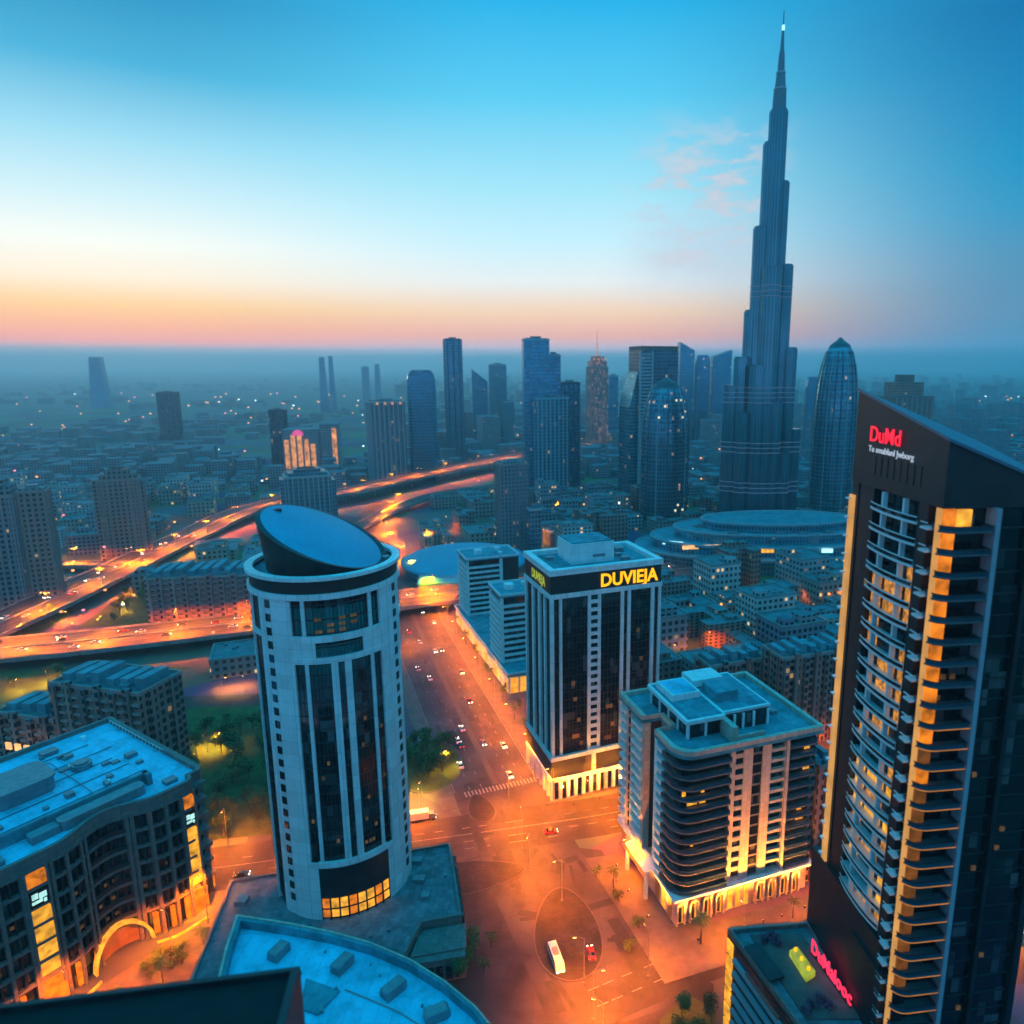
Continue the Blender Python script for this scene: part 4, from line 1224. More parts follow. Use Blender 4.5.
M['roofslate'] = pmat('slate_blue_roof', (0.10, 0.16, 0.22), 0.5, var=0.12, vscale=0.2)
M['slab'] = pmat('dark_slab', (0.10, 0.11, 0.12), 0.6, var=0.15)
M['rail2'] = pmat('grey_fin', (0.30, 0.38, 0.44), 0.4, var=0.08)
M['litroom'] = glowmat('lit_room', (1.0, 0.38, 0.06), 0.5, 1.0, 1.1)
M['litcorner'] = glowmat('lit_corner', (1.0, 0.27, 0.04), 0.15, 0.6, 0.5)
M['litedge'] = glowmat('lit_edge', (1.0, 0.32, 0.05), 0.6, 0.3, 0.3)
slope_tower()


def terrace():
    z = 31.0
    r = thing('terrace_podium', 'low building with a planted terrace roof below the dark balcony tower', 'building')
    A, B = (32.6, 132.7), (50.2, 134.6)
    C, D_ = (55.5, 108), (57, 84); E = (48.6, 88)
    poly = [A, B, C, D_, E]
    m = MB(); m.prism(poly, 0, z - .6); m.obj('wall', M['darkpanel'], r)
    cx, cy = 47, 112
    inn = [(cx + (x - cx) * .94, cy + (y - cy) * .965) for x, y in poly]
    m = MB(); m.ring(poly, inn, z - .6, z + .7); m.obj('parapet', M['stone'], r)
    m = MB(); m.prism(inn, z - .59, z - .2); m.obj('roof', M['roofgrey'], r)
    u = Vector((E[0] - A[0], E[1] - A[1], 0)).normalized(); n = Vector((u.y, -u.x, 0))     # along the left wall, and out of it
    if n.x > 0: n = -n
    a0 = Vector((*A, 0))
    def slab(s0, s1, z0, z1, o0, o1, nm, mt):
        q = [a0 + u * s0 + n * o0, a0 + u * s1 + n * o0, a0 + u * s1 + n * o1, a0 + u * s0 + n * o1]
        m = MB(); m.prism([(p.x, p.y) for p in q], z0, z1); return m.obj(nm, mt, r)
    for f in range(7):
        slab(0.3, 2.6, 2 + f * 4.0, 5.4 + f * 4.0, 0.0, .25, 'lit_window', M['litgold'])
    for f in range(9):
        slab(3.6, 44, 1.6 + f * 3.1, 2.5 + f * 3.1, -.2, .9, 'balcony', M['rail2'])
        slab(3.6, 44, 2.5 + f * 3.1, 4.7 + f * 3.1, -.2, .1, 'window', M['glass'])
    slab(9, 20, z - 2.6, z - 1.9, .9, 1.25, 'red_fascia', M['redpanel'])
    slab(6, 15, z + .7, z + 1.1, -3.6, -.2, 'roof_box', M['black'])
    # inner walkway, lit skylight and planters
    P = lambda x, y: G(x, y, z - .2)
    m = MB(); m.prism([P(*q) for q in ((750, 936), (800, 934), (868, 1020), (806, 1020))], z - .2, z + .15); m.obj('walkway', M['pave'], r)
    q = [P(*p) for p in ((789, 957), (797, 953), (815, 978), (806, 984))]
    m = MB(); m.prism(q, z + .15, z + 1.4); m.obj('skylight', M['signgreen'], r)
    for p in ((795, 957), (801, 966), (808, 976)):
        x, y = P(*p)
        m = MB(); m.cyl(x, y, .35, z + 1.4, z + 1.9, 8); m.obj('skylight_lamp', M['signyellow'], r)
    rng = random.Random(3)
    for (px, py) in ((764, 942), (772, 938), (776, 945), (820, 1002), (812, 1008), (827, 1008), (806, 1014)):
        x, y = P(px, py)
        m = MB()
        for i in range(90):
            c = Vector((x + rng.gauss(0, .5), y + rng.gauss(0, .5), z + .4 + abs(rng.gauss(0, .4))))
            e = Vector((rng.uniform(-1, 1), rng.uniform(-1, 1), rng.uniform(-.5, 1))).normalized() * .28
            g = e.cross(Vector((rng.uniform(-1, 1), rng.uniform(-1, 1), 1))).normalized() * .2
            m.add([c - e, c + g, c + e, c - g], [(0, 1, 2, 3)])
        m.obj('planter_shrub', M['purpleleaf'], r)
    # red lit lettering standing along the tower's base wall
    t = thing('roof_sign', 'pink neon lettering standing along the dark wall above the terrace roof', 'sign')
    p0, p1 = Vector((*G(811, 948, z + 1.0), 0)), Vector((*G(851, 1004, z + 1.0), 0))
    dd = p1 - p0; ang = math.degrees(math.atan2(dd.y, dd.x))
    t.location = (p0.x, p0.y, z + 0.2); t.rotation_euler = (0, 0, math.radians(ang))
    tx = text('lettering', 'DuMalooc', 4.2, M['signpink'], t, (0, 0, 0.3), (90, 0, 0), 0.06, 0.12, 1.0, 'LEFT')
    wd = max(v.co.x for v in tx.data.vertices)
    tx.scale = (dd.length / wd, 1, 1)
    m = MB(); m.box(0, -.2, -.4, dd.length, .2, .25); m.obj('sign_rail', M['black'], t)


M['purpleleaf'] = pmat('purple_leaf', (0.16, 0.05, 0.10), 0.7, var=0.4, vscale=1.0)
terrace()


# ---------------------------------------------------------------- white ribbed blocks beside the avenue
def ribbed_block(loc, w, d, z0, H, label, dark_right):
    r = thing('white_block', label, 'apartment block', loc, 22.0)
    m = MB(); m.box(.6, .6, 0, w, d, H - z0 - 1.2); m.obj('glass_wall', M['glass'], r)
    nf = int((H - z0 - 2) / 3.05)
    for f in range(nf):
        z = f * 3.05 + .2
        m = MB(); m.box(-.8, 0.8, z, 1.2, d, z + 1.7); m.obj('balcony', M['whitebright'], r)
        m = MB(); m.box(.4, -.7, z, w * .62, .8, z + 1.1); m.obj('balcony', M['white'], r)
    m = MB(); m.box(-.4, -.4, 0, .8, 1.0, H - z0); m.box(w * .62, -.3, 0, w * .68, 1, H - z0 - 1.2); m.box(-.4, d - 1, 0, .8, d, H - z0); m.obj('pier', M['whitebright'], r)
    m = MB(); m.box(w * .68, .2, 0, w, 1, H - z0 - 1.2); m.obj('dark_wall', M['black'], r)
    m = MB(); m.box(-1, -1, H - z0 - 1.2, w + .4, d + .4, H - z0 - .5); m.obj('roof', M['roofteal'], r)
    m = MB(); m.ring([(-1, -1), (w + .4, -1), (w + .4, d + .4), (-1, d + .4)], [(-.5, -.5), (w - .1, -.5), (w - .1, d - .1), (-.5, d - .1)], H - z0 - .5, H - z0 + .6); m.obj('parapet', M['white'], r)
    hip_units(r, [(w * .3, d * .5, 4, 4, 2.6), (w * .7, d * .3, 2, 2, 1.2), (w * .72, d * .7, 3, 2, 1.6)], H - z0 - .5, M['white'])
    return r


x, y = G(503, 663, 10); ribbed_block((x, y, 10), 22, 20, 10, 44, 'smaller white ribbed block standing beside the tower with the yellow sign', True)
x, y = G(469, 616, 10); ribbed_block((x, y, 10), 30, 22, 10, 43.5, 'taller white ribbed block at the corner of the avenue and the viaduct', False)
def shop_podium():
    a, b = G(461, 628), G(509, 694)
    u = Vector((b[0] - a[0], b[1] - a[1], 0)); L = u.length
    r = thing('shop_podium', 'long low shop building with glowing pale shopfronts facing the avenue', 'shops', (b[0], b[1], 0), math.degrees(math.atan2(-u.y, -u.x)) - 90)
    L += 12
    m = MB(); m.box(0, 0, 0, 20, L, 8.6); m.obj('wall', M['white'], r)
    m = MB(); m.box(-.6, -.6, 8.6, 20.5, L + .5, 9.9); m.obj('roof', M['roofteal'], r)
    m = MB(); m.ring([(-.8, -.8), (20.6, -.8), (20.6, L + .6), (-.8, L + .6)], [(-.3, -.3), (20.1, -.3), (20.1, L + .1), (-.3, L + .1)], 9.4, 10.4); m.obj('parapet', M['whitebright'], r)
    n = int(L / 6)
    for i in range(n):
        m = MB(); m.box(-.25, 1 + i * 6, .4, .2, 5.4 + i * 6, 5.6); m.obj('shopfront', M['litshop'] if i % 3 else M['litgold'], r)
    for i in range(4):
        m = MB(); m.box(1 + i * 4.7, -.25, .4, 4.6 + i * 4.7, .2, 7.6); m.obj('shopfront', M['litgold'], r)
    return r


M['litshop'] = glowmat('lit_shop', (1.0, 0.5, 0.18), 1.1, 0.5, 0.3)
shop_podium()

# ---------------------------------------------------------------- towers of the middle distance
F = {}
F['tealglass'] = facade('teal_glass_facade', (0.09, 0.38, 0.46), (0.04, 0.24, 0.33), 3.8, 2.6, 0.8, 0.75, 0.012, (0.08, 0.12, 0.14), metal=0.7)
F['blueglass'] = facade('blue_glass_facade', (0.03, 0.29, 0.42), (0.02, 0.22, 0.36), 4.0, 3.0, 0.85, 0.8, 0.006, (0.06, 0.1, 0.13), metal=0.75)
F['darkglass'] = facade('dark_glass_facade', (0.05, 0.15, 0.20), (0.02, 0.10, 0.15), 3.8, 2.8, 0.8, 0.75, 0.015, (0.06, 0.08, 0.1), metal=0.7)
F['pinkres'] = facade('pink_flat_facade', (0.42, 0.235, 0.22), (0.025, 0.035, 0.045), 3.2, 3.4, 0.5, 0.55, 0.008, (0.12, 0.18, 0.2))
F['brownres'] = facade('brown_flat_facade', (0.38, 0.20, 0.17), (0.02, 0.028, 0.035), 3.2, 3.0, 0.55, 0.6, 0.02, (0.10, 0.16, 0.18))
F['greyres'] = facade('grey_flat_facade', (0.32, 0.31, 0.34), (0.02, 0.03, 0.04), 3.3, 3.1, 0.6, 0.55, 0.02, (0.10, 0.16, 0.19))
F['beige'] = facade('beige_facade', (0.50, 0.35, 0.29), (0.03, 0.035, 0.04), 3.4, 3.4, 0.5, 0.5, 0.10, (0.12, 0.19, 0.22), ls=1.3)
F['whiteres'] = facade('white_facade', (0.45, 0.46, 0.47), (0.03, 0.035, 0.04), 3.4, 3.0, 0.55, 0.5, 0.10, (0.14, 0.23, 0.27), ls=1.3)
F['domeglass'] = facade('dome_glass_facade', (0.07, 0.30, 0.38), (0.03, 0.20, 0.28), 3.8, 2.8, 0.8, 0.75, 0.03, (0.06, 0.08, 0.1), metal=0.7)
F['litspire'] = facade('warm_lit_facade', (0.60, 0.24, 0.20), (0.05, 0.03, 0.03), 3.8, 2.4, 0.5, 0.6, 0.5, (0.1, 0.1, 0.1), litcol=(1.0, 0.35, 0.3), ls=0.7)
M['finpale'] = pmat('pale_fin', (0.40, 0.44, 0.47), 0.45, var=0.1)
M['finteal'] = pmat('teal_fin', (0.20, 0.46, 0.54), 0.4, var=0.1)
M['finpink'] = pmat('pink_fin', (0.46, 0.27, 0.25), 0.7, var=0.12)
M['findark'] = pmat('dark_fin', (0.05, 0.08, 0.10), 0.4, metal=0.4, var=0.1)
M['roofmid'] = pmat('teal_grey_roof', (0.11, 0.28, 0.33), 0.8, var=0.3, vscale=0.15, spec=0.15)
M['spirelit'] = glowmat('spire_light', (1.0, 0.45, 0.25), 0.55, 0.3, 0.1)
M['litpink'] = glowmat('lit_pink', (1.0, 0.1, 0.35), 0.8, 0.3, 0.1)
M['litorange'] = glowmat('lit_orange_wall', (1.0, 0.36, 0.12), 0.7, 0.9, 0.15)
M['litcyan'] = glowmat('lit_cyan', (0.4, 0.9, 1.0), 1.6, 0.4, 0.1)


def survey(px0, px1, ytop, ybase, rot, ratio):
    _, Y = G(512, ybase)
    dep = Y * math.cos(PITCH) + HC * math.sin(PITCH) * 0.6
    Wd = (px1 - px0) * dep / FPX
    a = abs(math.radians(rot))
    w = Wd / (math.cos(a) + ratio * math.sin(a)); d = w * ratio
    return ((px0 + px1) / 2 - CX) / FPX * dep, Y + d * .5, w, d, HZ(Y, ytop)


def tower(label, px0, px1, ytop, ybase, mt, rot=22.0, ratio=0.7, fins=0, fm=None, crown='flat', steps=(), name='tower', group=None, floors=0, spire=0.0, cut=0.0, litcrown=None):
    x, y, w, d, H = survey(px0, px1, ytop, ybase, rot, ratio)
    r = thing(name, label, 'tower', (x, y, 0), rot, group)
    body_top = H - (4 if crown == 'flat' else 0.12 * H)
    m = MB()
    if crown == 'slant':
        m.prism([(-w / 2, -d / 2), (w / 2, -d / 2), (w / 2, d / 2), (-w / 2, d / 2)], 0, lambda x_, y_: H - cut * (x_ / w + .5) * H if cut >= 0 else H + cut * (.5 - x_ / w) * H)
        body_top = H * (1 - abs(cut)) - 2
    elif crown == 'taper':
        k = 0.62
        m.loft([[(-w / 2, -d / 2, 0), (w / 2, -d / 2, 0), (w / 2, d / 2, 0), (-w / 2, d / 2, 0)], [(-w / 2 * k, -d / 2 * k, H), (w / 2 * k, -d / 2 * k, H), (w / 2 * k, d / 2 * k, H), (-w / 2 * k, d / 2 * k, H)]])
    elif crown == 'round':
        lo = []
        for z, k in ((0, 1), (H * .86, 1), (H * .92, .97), (H * .96, .9), (H * .985, .78), (H, .6)):
            lo.append([(px * k, py, z) for px, py in rounded(-w / 2, -d / 2, w / 2, d / 2, min(w, d) * .2, n=4)])
        m.loft(lo); body_top = H * .86
    else:
        m.box(-w / 2, -d / 2, 0, w / 2, d / 2, body_top)
    m.obj('wall', mt, r)
    if crown in ('flat', 'step'):
        k = .86
        m = MB(); m.box(-w / 2 * k, -d / 2 * k, body_top, w / 2 * k, d / 2 * k, H - (2 if crown == 'flat' else .05 * H)); m.obj('crown', mt, r)
        m = MB(); m.ring([(-w / 2 - .3, -d / 2 - .3), (w / 2 + .3, -d / 2 - .3), (w / 2 + .3, d / 2 + .3), (-w / 2 - .3, d / 2 + .3)],
                         [(-w / 2 + .5, -d / 2 + .5), (w / 2 - .5, -d / 2 + .5), (w / 2 - .5, d / 2 - .5), (-w / 2 + .5, d / 2 - .5)], body_top - .8, body_top + 1.2); m.obj('parapet', fm or M['finpale'], r)
        m = MB(); m.box(-w * .2, -d * .2, H - 5, w * .2, d * .2, H); m.obj('roof_house', M['plant'], r)
    if crown == 'step':
        m = MB(); m.box(-w / 2 * .6, -d / 2 * .6, H * .95, w / 2 * .6, d / 2 * .6, H); m.obj('crown_tier', mt, r)
    for i in range(fins):
        t = (i + .5) / fins - .5
        fw = w / fins * .22
        m = MB(); m.box(t * w - fw / 2, -d / 2 - .8, 0, t * w + fw / 2, -d / 2 + .2, body_top); m.obj('fin', fm or M['finpale'], r)
    nf = max(1, int(fins * ratio))
    for i in range(nf if fins else 0):
        t = (i + .5) / nf - .5
        fw = d / nf * .22
        for sx in (-1, 1):
            m = MB(); m.box(sx * w / 2 - .8, t * d - fw / 2, 0, sx * w / 2 + .8, t * d + fw / 2, body_top); m.obj('fin', fm or M['finpale'], r)
    for i in range(floors):
        z = body_top * (i + 1) / (floors + 1)
        m = MB(); m.ring([(-w / 2 - .5, -d / 2 - .5), (w / 2 + .5, -d / 2 - .5), (w / 2 + .5, d / 2 + .5), (-w / 2 - .5, d / 2 + .5)],
                         [(-w / 2 + .3, -d / 2 + .3), (w / 2 - .3, -d / 2 + .3), (w / 2 - .3, d / 2 - .3), (-w / 2 + .3, d / 2 - .3)], z, z + 1.2); m.obj('floor_band', fm or M['finpale'], r)
    for (fx0, fx1, fz) in steps:
        m = MB(); m.box(fx0 * w, -d * .42, 0, fx1 * w, d * .42, H * fz); m.obj('wing', mt, r)
    if spire:
        m = MB(); m.cyl(0, 0, 1.6, H - 1, H + spire * .5, 8, 1.0); m.cyl(0, 0, .8, H + spire * .5, H + spire, 6, .25); m.obj('spire', M['spirelit'] if litcrown else M['findark'], r)
    if litcrown:
        for q in (-.34, -.1, .12, .36):
            m = MB(); m.box(w * q - 1.3, -d * .55, H - 7, w * q + 1.3, -d * .5, H - 4); m.obj('crown_light', litcrown, r)
    return r, w, d, H


# left side
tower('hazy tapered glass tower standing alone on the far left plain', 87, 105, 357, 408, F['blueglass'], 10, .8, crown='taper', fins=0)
tower('dark flat topped tower alone beyond the fields', 155, 176, 391, 440, F['darkglass'], 15, .8, fins=4, fm=M['findark'])
tower('pinkish ribbed apartment tower beside the curving highway', 88, 133, 470, 560, F['pinkres'], 28, .75, fins=7, fm=M['finpink'], crown='step', steps=((-.62, -.4, .9), (.36, .6, .86)), name='apartment_tower')
tower('dark ribbed apartment tower at the left edge of the view', -42, 8, 482, 612, F['greyres'], 24, .8, fins=6, fm=M['finpink'], crown='step', name='apartment_tower')
tower('slimmer pinkish apartment tower beside the dark one at the left edge', 14, 44, 486, 606, F['pinkres'], 24, .8, fins=5, fm=M['finpink'], crown='flat', name='apartment_tower')
tower('slim dark tower behind the pink lit mall', 268, 285, 408, 470, F['darkglass'], 10, .8, fins=3, fm=M['findark'])
tower('twin slender hazy spire tower, thicker one of the pair', 319, 327, 357, 412, F['blueglass'], 5, .8, crown='taper')
tower('twin slender hazy spire tower, thinner one of the pair', 329, 335, 356, 412, F['blueglass'], 5, .8, crown='taper')
tower('very faint slim tower behind the grey crowned block', 362, 369, 366, 402, F['blueglass'], 5, .8)
tower('very faint slim tower with a pointed top behind the round topped tower', 374, 381, 364, 402, F['blueglass'], 5, .8, crown='taper')
tower('grey ribbed tower with pink lights along its roof', 362, 404, 399, 486, F['greyres'], 30, .8, fins=7, fm=M['finpale'], crown='flat', litcrown=M['spirelit'])
tower('dark blue tower with a rounded top beside the highway', 405, 437, 370, 480, F['blueglass'], 14, .7, crown='round')
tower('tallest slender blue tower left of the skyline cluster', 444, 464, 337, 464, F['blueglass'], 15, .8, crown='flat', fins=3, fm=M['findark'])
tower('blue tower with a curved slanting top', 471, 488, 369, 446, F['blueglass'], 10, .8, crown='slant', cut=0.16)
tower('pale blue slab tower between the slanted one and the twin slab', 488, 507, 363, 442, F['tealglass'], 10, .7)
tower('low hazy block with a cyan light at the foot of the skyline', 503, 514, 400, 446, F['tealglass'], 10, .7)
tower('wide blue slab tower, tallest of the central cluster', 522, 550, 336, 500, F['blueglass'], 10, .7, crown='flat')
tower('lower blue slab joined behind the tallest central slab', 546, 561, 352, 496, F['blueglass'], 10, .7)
tower('teal ribbed tower with one pale edge in front of the central slabs', 526, 569, 395, 500, F['tealglass'], 24, .7, fins=8, fm=M['finteal'], steps=((-.56, -.44, .97),))
tower('dark blue block tower with a lamp on its roof corner', 559, 580, 380, 490, F['blueglass'], 14, .8, fins=4, fm=M['findark'])
tower('warm lit pink tower with a thin lit spire', 586, 608, 356, 450, F['litspire'], 20, .9, fins=4, fm=M['finpink'], crown='step', spire=46, litcrown=M['spirelit'])
tower('faint slab tower behind the pink spire tower', 608, 618, 374, 440, F['blueglass'], 5, .7)
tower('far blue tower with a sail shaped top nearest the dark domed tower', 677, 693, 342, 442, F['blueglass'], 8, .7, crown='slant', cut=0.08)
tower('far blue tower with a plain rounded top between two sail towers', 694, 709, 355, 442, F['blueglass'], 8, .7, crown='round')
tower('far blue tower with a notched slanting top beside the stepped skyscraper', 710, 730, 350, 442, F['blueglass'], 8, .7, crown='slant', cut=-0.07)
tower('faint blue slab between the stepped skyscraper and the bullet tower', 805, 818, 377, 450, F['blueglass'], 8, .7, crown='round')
tower('grey brown ribbed apartment tower behind the blue domed hall', 493, 528, 460, 552, F['greyres'], 26, .8, fins=7, fm=M['finpink'], crown='flat', name='apartment_tower')
tower('narrow teal glass annex leaning against the grey brown ribbed tower', 526, 541, 505, 556, F['tealglass'], 20, .8)
tower('teal clustered office block behind the tilted dish roof', 274, 326, 470, 530, F['tealglass'], 25, .7, fins=9, fm=M['finpale'], crown='step', steps=((-.6, -.3, .85), (.3, .62, .8)), name='office_block')


def striped_tower():
    """dark tower with one pale floor striped face and a red brown cap"""
    x, y, w, d, H = survey(624, 677, 346, 502, 20, .7)
    r = thing('striped_tower', 'dark tower with a pale striped stair face and reddish cap', 'tower', (x, y, 0), 20)
    m = MB(); m.box(-w / 2 * .75, -d / 2, 0, w / 2, d / 2, H - 4); m.obj('wall', F['darkglass'], r)
    m = MB(); m.prism([(-w / 2 * .75, -d / 2 + 1), (w / 2, -d / 2 + 1), (w / 2, d / 2), (-w / 2 * .75, d / 2)], H - 4, H); m.obj('cap', M['brick'], r)
    for i in range(44):
        z = 4 + i * (H - 10) / 44
        m = MB(); m.box(-w * .42, -d / 2 - 1.6, z, -w * .14, -d / 2 + .1, z + (H - 10) / 44 * .5); m.obj('floor_band', M['finpale'], r)
    m = MB(); m.box(-w * .44, -d / 2 - 2.0, 0, -w * .40, -d / 2 + .1, H - 6); m.box(-w * .16, -d / 2 - 2, 0, -w * .12, -d / 2 + .1, H - 6); m.obj('fin', M['finpale'], r)
    lo = [[(-w * .38, -d * .4, 0), (-w * .38, d * .4, 0), (-w * .62, d * .4, 0), (-w * .62, -d * .4, 0)], [(-w * .38, -d * .4, H * .62), (-w * .38, d * .4, H * .62), (-w * .62, d * .4, H * .62), (-w * .62, -d * .4, H * .62)],
          [(-w * .38, -d * .4, H * .84), (-w * .38, d * .4, H * .84), (-w * .44, d * .4, H * .84), (-w * .44, -d * .4, H * .84)]]
    m = MB(); m.loft(lo); m.obj('wing', F['tealglass'], r)


M['brick'] = pmat('red_brown_cap', (0.26, 0.13, 0.11), 0.7)
striped_tower()


def ogive(n, rx, ry, H, sh, pw=2.0, k=14, ledge=0.0):
    lo = []
    for i in range(k + 1):
        t = i / k
        z = H * t
        s = 1.0 if t < sh else max(0.03, (1 - ((t - sh) / (1 - sh)) ** pw) ** .45)
        lo.append([(rx * s * math.cos(6.283185 * j / n), ry * s * math.sin(6.283185 * j / n), z) for j in range(n)])
    return lo


def ogive_tower(label, px0, px1, ytop, ybase, mt, sh, ribs, lights, name):
    x, y, w, d, H = survey(px0, px1, ytop, ybase, 0, 1.0)
    r = thing(name, label, 'tower', (x, y, 0), 15)
    lo = ogive(40, w / 2, w / 2 * .9, H, sh, 2.3, 26)
    m = MB(); m.loft(lo); m.obj('wall', mt, r, True)
    for j in range(ribs):
        a = 6.283185 * j / ribs
        pts = []
        for l in lo[::2]:
            s = math.hypot(l[0][0], l[0][1]) / (w / 2)
            pts.append((w / 2 * s * 1.01 * math.cos(a), w / 2 * .9 * s * 1.01 * math.sin(a), l[0][2]))
        m = MB(); m.tube(pts, .55, 4); m.obj('rib', M['finpale'] if j % 3 == 0 else M['findark'], r)
    for i in range(1, 26):
        l = lo[i]; s = math.hypot(l[0][0], l[0][1]) / (w / 2)
        if s < .15: continue
        o = [(p[0] * 1.008, p[1] * 1.008) for p in l]; q = [(p[0] * .98, p[1] * .98) for p in l]
        m = MB(); m.ring(o, q, l[0][2] - .35, l[0][2] + .35); m.obj('floor_band', M['findark'], r)
    rng = random.Random(2)
    for i in range(lights):
        a = math.radians(rng.uniform(225, 315)); t = rng.choice((.78, .82, .74, .12, .1, .86))
        l = lo[int(t * 26)]; s = math.hypot(l[0][0], l[0][1]) / (w / 2)
        m = MB(); px, py = w / 2 * s * math.cos(a) * 1.02, w / 2 * .9 * s * math.sin(a) * 1.02
        m.box(px - .8, py - .6, l[0][2] - .9, px + .8, py + .6, l[0][2] + .9); m.obj('facade_light', M['litpane'], r)
    return r


M['litpane'] = glowmat('lit_pane', (0.9, 0.85, 0.6), 1.1, 0.5, 0.3)
ogive_tower('dark glass tower with curved shoulders and lit upper windows', 643, 692, 378, 522, F['domeglass'], .5, 14, 9, 'domed_tower')
ogive_tower('bullet shaped ribbed tower beside the stepped skyscraper', 818, 861, 337, 522, F['tealglass'], .52, 20, 0, 'bullet_tower')


def skyscraper():
    r = thing('stepped_skyscraper', 'very tall stepped silver skyscraper rising to a needle spire', 'skyscraper', (164, 632, 0), 0)
    SB = M['burjglass']
    lobes = [(-28, 2, 7, 133), (-20.5, 0, 6.8, 157), (-14, 2, 6, 196), (-9.5, 0, 6.4, 263), (-4, 1, 6.8, 328), (28, 2, 6.2, 95), (20, 0, 6.2, 165), (13, 1, 6, 233), (6.2, 0, 5.4, 298),
             (0, 0, 7.2, 352), (-8, -9, 7, 150), (7, -9, 6.6, 120), (-1, -8, 8, 230), (-19, -7, 6, 110), (17, -8, 6, 76), (0, 12, 8, 270), (-5, 22, 7, 180), (5, 30, 6, 110)]
    for (dx, dy, rad, zt) in lobes:
        m = MB(); m.cyl(dx, dy, rad, 0, zt - 2, 28); m.cyl(dx, dy, rad * .92, zt - 2, zt, 28)
        t = m.obj('tier', SB, r, False)
        m = MB()
        nn = 18
        for j in range(nn):
            a = 6.283185 * j / nn
            m.cyl(dx + (rad + .05) * math.cos(a), dy + (rad + .05) * math.sin(a), .28, 0, zt - 1.2, 4)
        m.obj('fin', M['burjfin'], t)
        for (z0, n_) in ((206, 3), (118, 4), (75, 3), (40, 3)):  # floor rings that carry the painted pinkish reflection lines
            m = MB()
            for q in range(n_):
                z = z0 + q * 4.2
                if z < zt - 4: m.arc(rad - .1, rad + .62, -180, 180, z, z + .55, 24, dx, dy)
            if m.v: m.obj('pink_reflection_trim', M['burjband'], t)
    m = MB()
    m.cyl(0, 0, 5.6, 352, 366, 20, 5.0); m.cyl(0, 0, 4.6, 366, 378, 18, 3.4); m.cyl(0, 0, 3.0, 378, 394, 14, 2.2); m.cyl(0, 0, 1.7, 394, 409, 10, 1.0); m.cyl(0, 0, .7, 409, 424, 8, .25)
    m.obj('spire', M['burjfin2'], r)
    m = MB(); m.cyl(0, -.4, 1.1, 409.5, 413, 10); m.obj('beacon', M['litcyan'], r)
    for z in (366.5, 378.5):
        m = MB(); m.cyl(0, 0, 5.2 if z < 370 else 3.8, z, z + 1.2, 16); m.obj('spire_collar', M['finpale'], r)


M['burjglass'] = pmat('silver_blue_glass', (0.035, 0.20, 0.27), 0.14, metal=0.85, var=0.25, vscale=0.05, spec=0.7)
M['burjfin'] = pmat('silver_fin', (0.26, 0.52, 0.58), 0.2, metal=0.85, var=0.1)
M['burjfin2'] = pmat('spire_steel', (0.12, 0.17, 0.22), 0.35, metal=0.6, var=0.1)
M['burjband'] = pmat('pink_reflection_band', (0.4, 0.35, 0.4), 0.5, emit=(1.0, 0.55, 0.65), es=0.03)  # pinkish reflections on the mechanical floors, painted as a faint glow
skyscraper()


def mall():
    """stepped curved podium round the foot of the tall skyscraper"""
    r = thing('mall_podium', 'curving terraced mall around the foot of the stepped skyscraper', 'mall', (160, 556, 0), 0)
    for i, (rx, ry, z0, z1) in enumerate(((112, 56, 0, 11), (100, 47, 11, 18), (82, 36, 18, 25), (60, 26, 25, 31))):
        o = blob(0, 0, rx, ry, 4, 64)
        m = MB(); m.prism(o, z0, z1 - 1.2); m.obj('storey', F['tealglass'], r)
        o2 = blob(0, 0, rx + 1.6, ry + 1.6, 4, 64); i2 = blob(0, 0, rx - 3, ry - 3, 4, 64)
        m = MB(); m.prism(o2, z1 - 1.2, z1); m.obj('roof', M['roofmid'], r)
        m = MB(); m.ring(o2, blob(0, 0, rx + .9, ry + .9, 4, 64), z1, z1 + 1.0); m.obj('parapet', M['finpale'], r)
    for (dx, dy, a, w, mt) in ((-66, -37, 8, 30, 'litshop'), (-86, -25, -20, 16, 'litcyan'), (-20, -48.5, 2, 10, 'litgold'), (24, -48, 0, 8, 'litcyan'), (-48, -41, 6, 12, 'litpane')):
        m = MB(); t = math.radians(a); c, s = math.cos(t), math.sin(t)
        m.prism([(dx - c * w / 2, dy - s * w / 2 - .6), (dx + c * w / 2, dy + s * w / 2 - .6), (dx + c * w / 2, dy + s * w / 2 + .4), (dx - c * w / 2, dy - s * w / 2 + .4)], 15.4, 18.2); m.obj('lit_sign_strip', M[mt], r)
    rng = random.Random(9)
    for i in range(14):
        a = rng.uniform(3.3, 6.1); k = rng.uniform(.5, .8)
        m = MB(); x, y = 98 * k * math.cos(a), 47 * k * math.sin(a)
        m.box(x - rng.uniform(2, 5), y - 2, 15, x + rng.uniform(2, 5), y + 2, 26.6); m.obj('roof_unit', M['plant'], r)


mall()


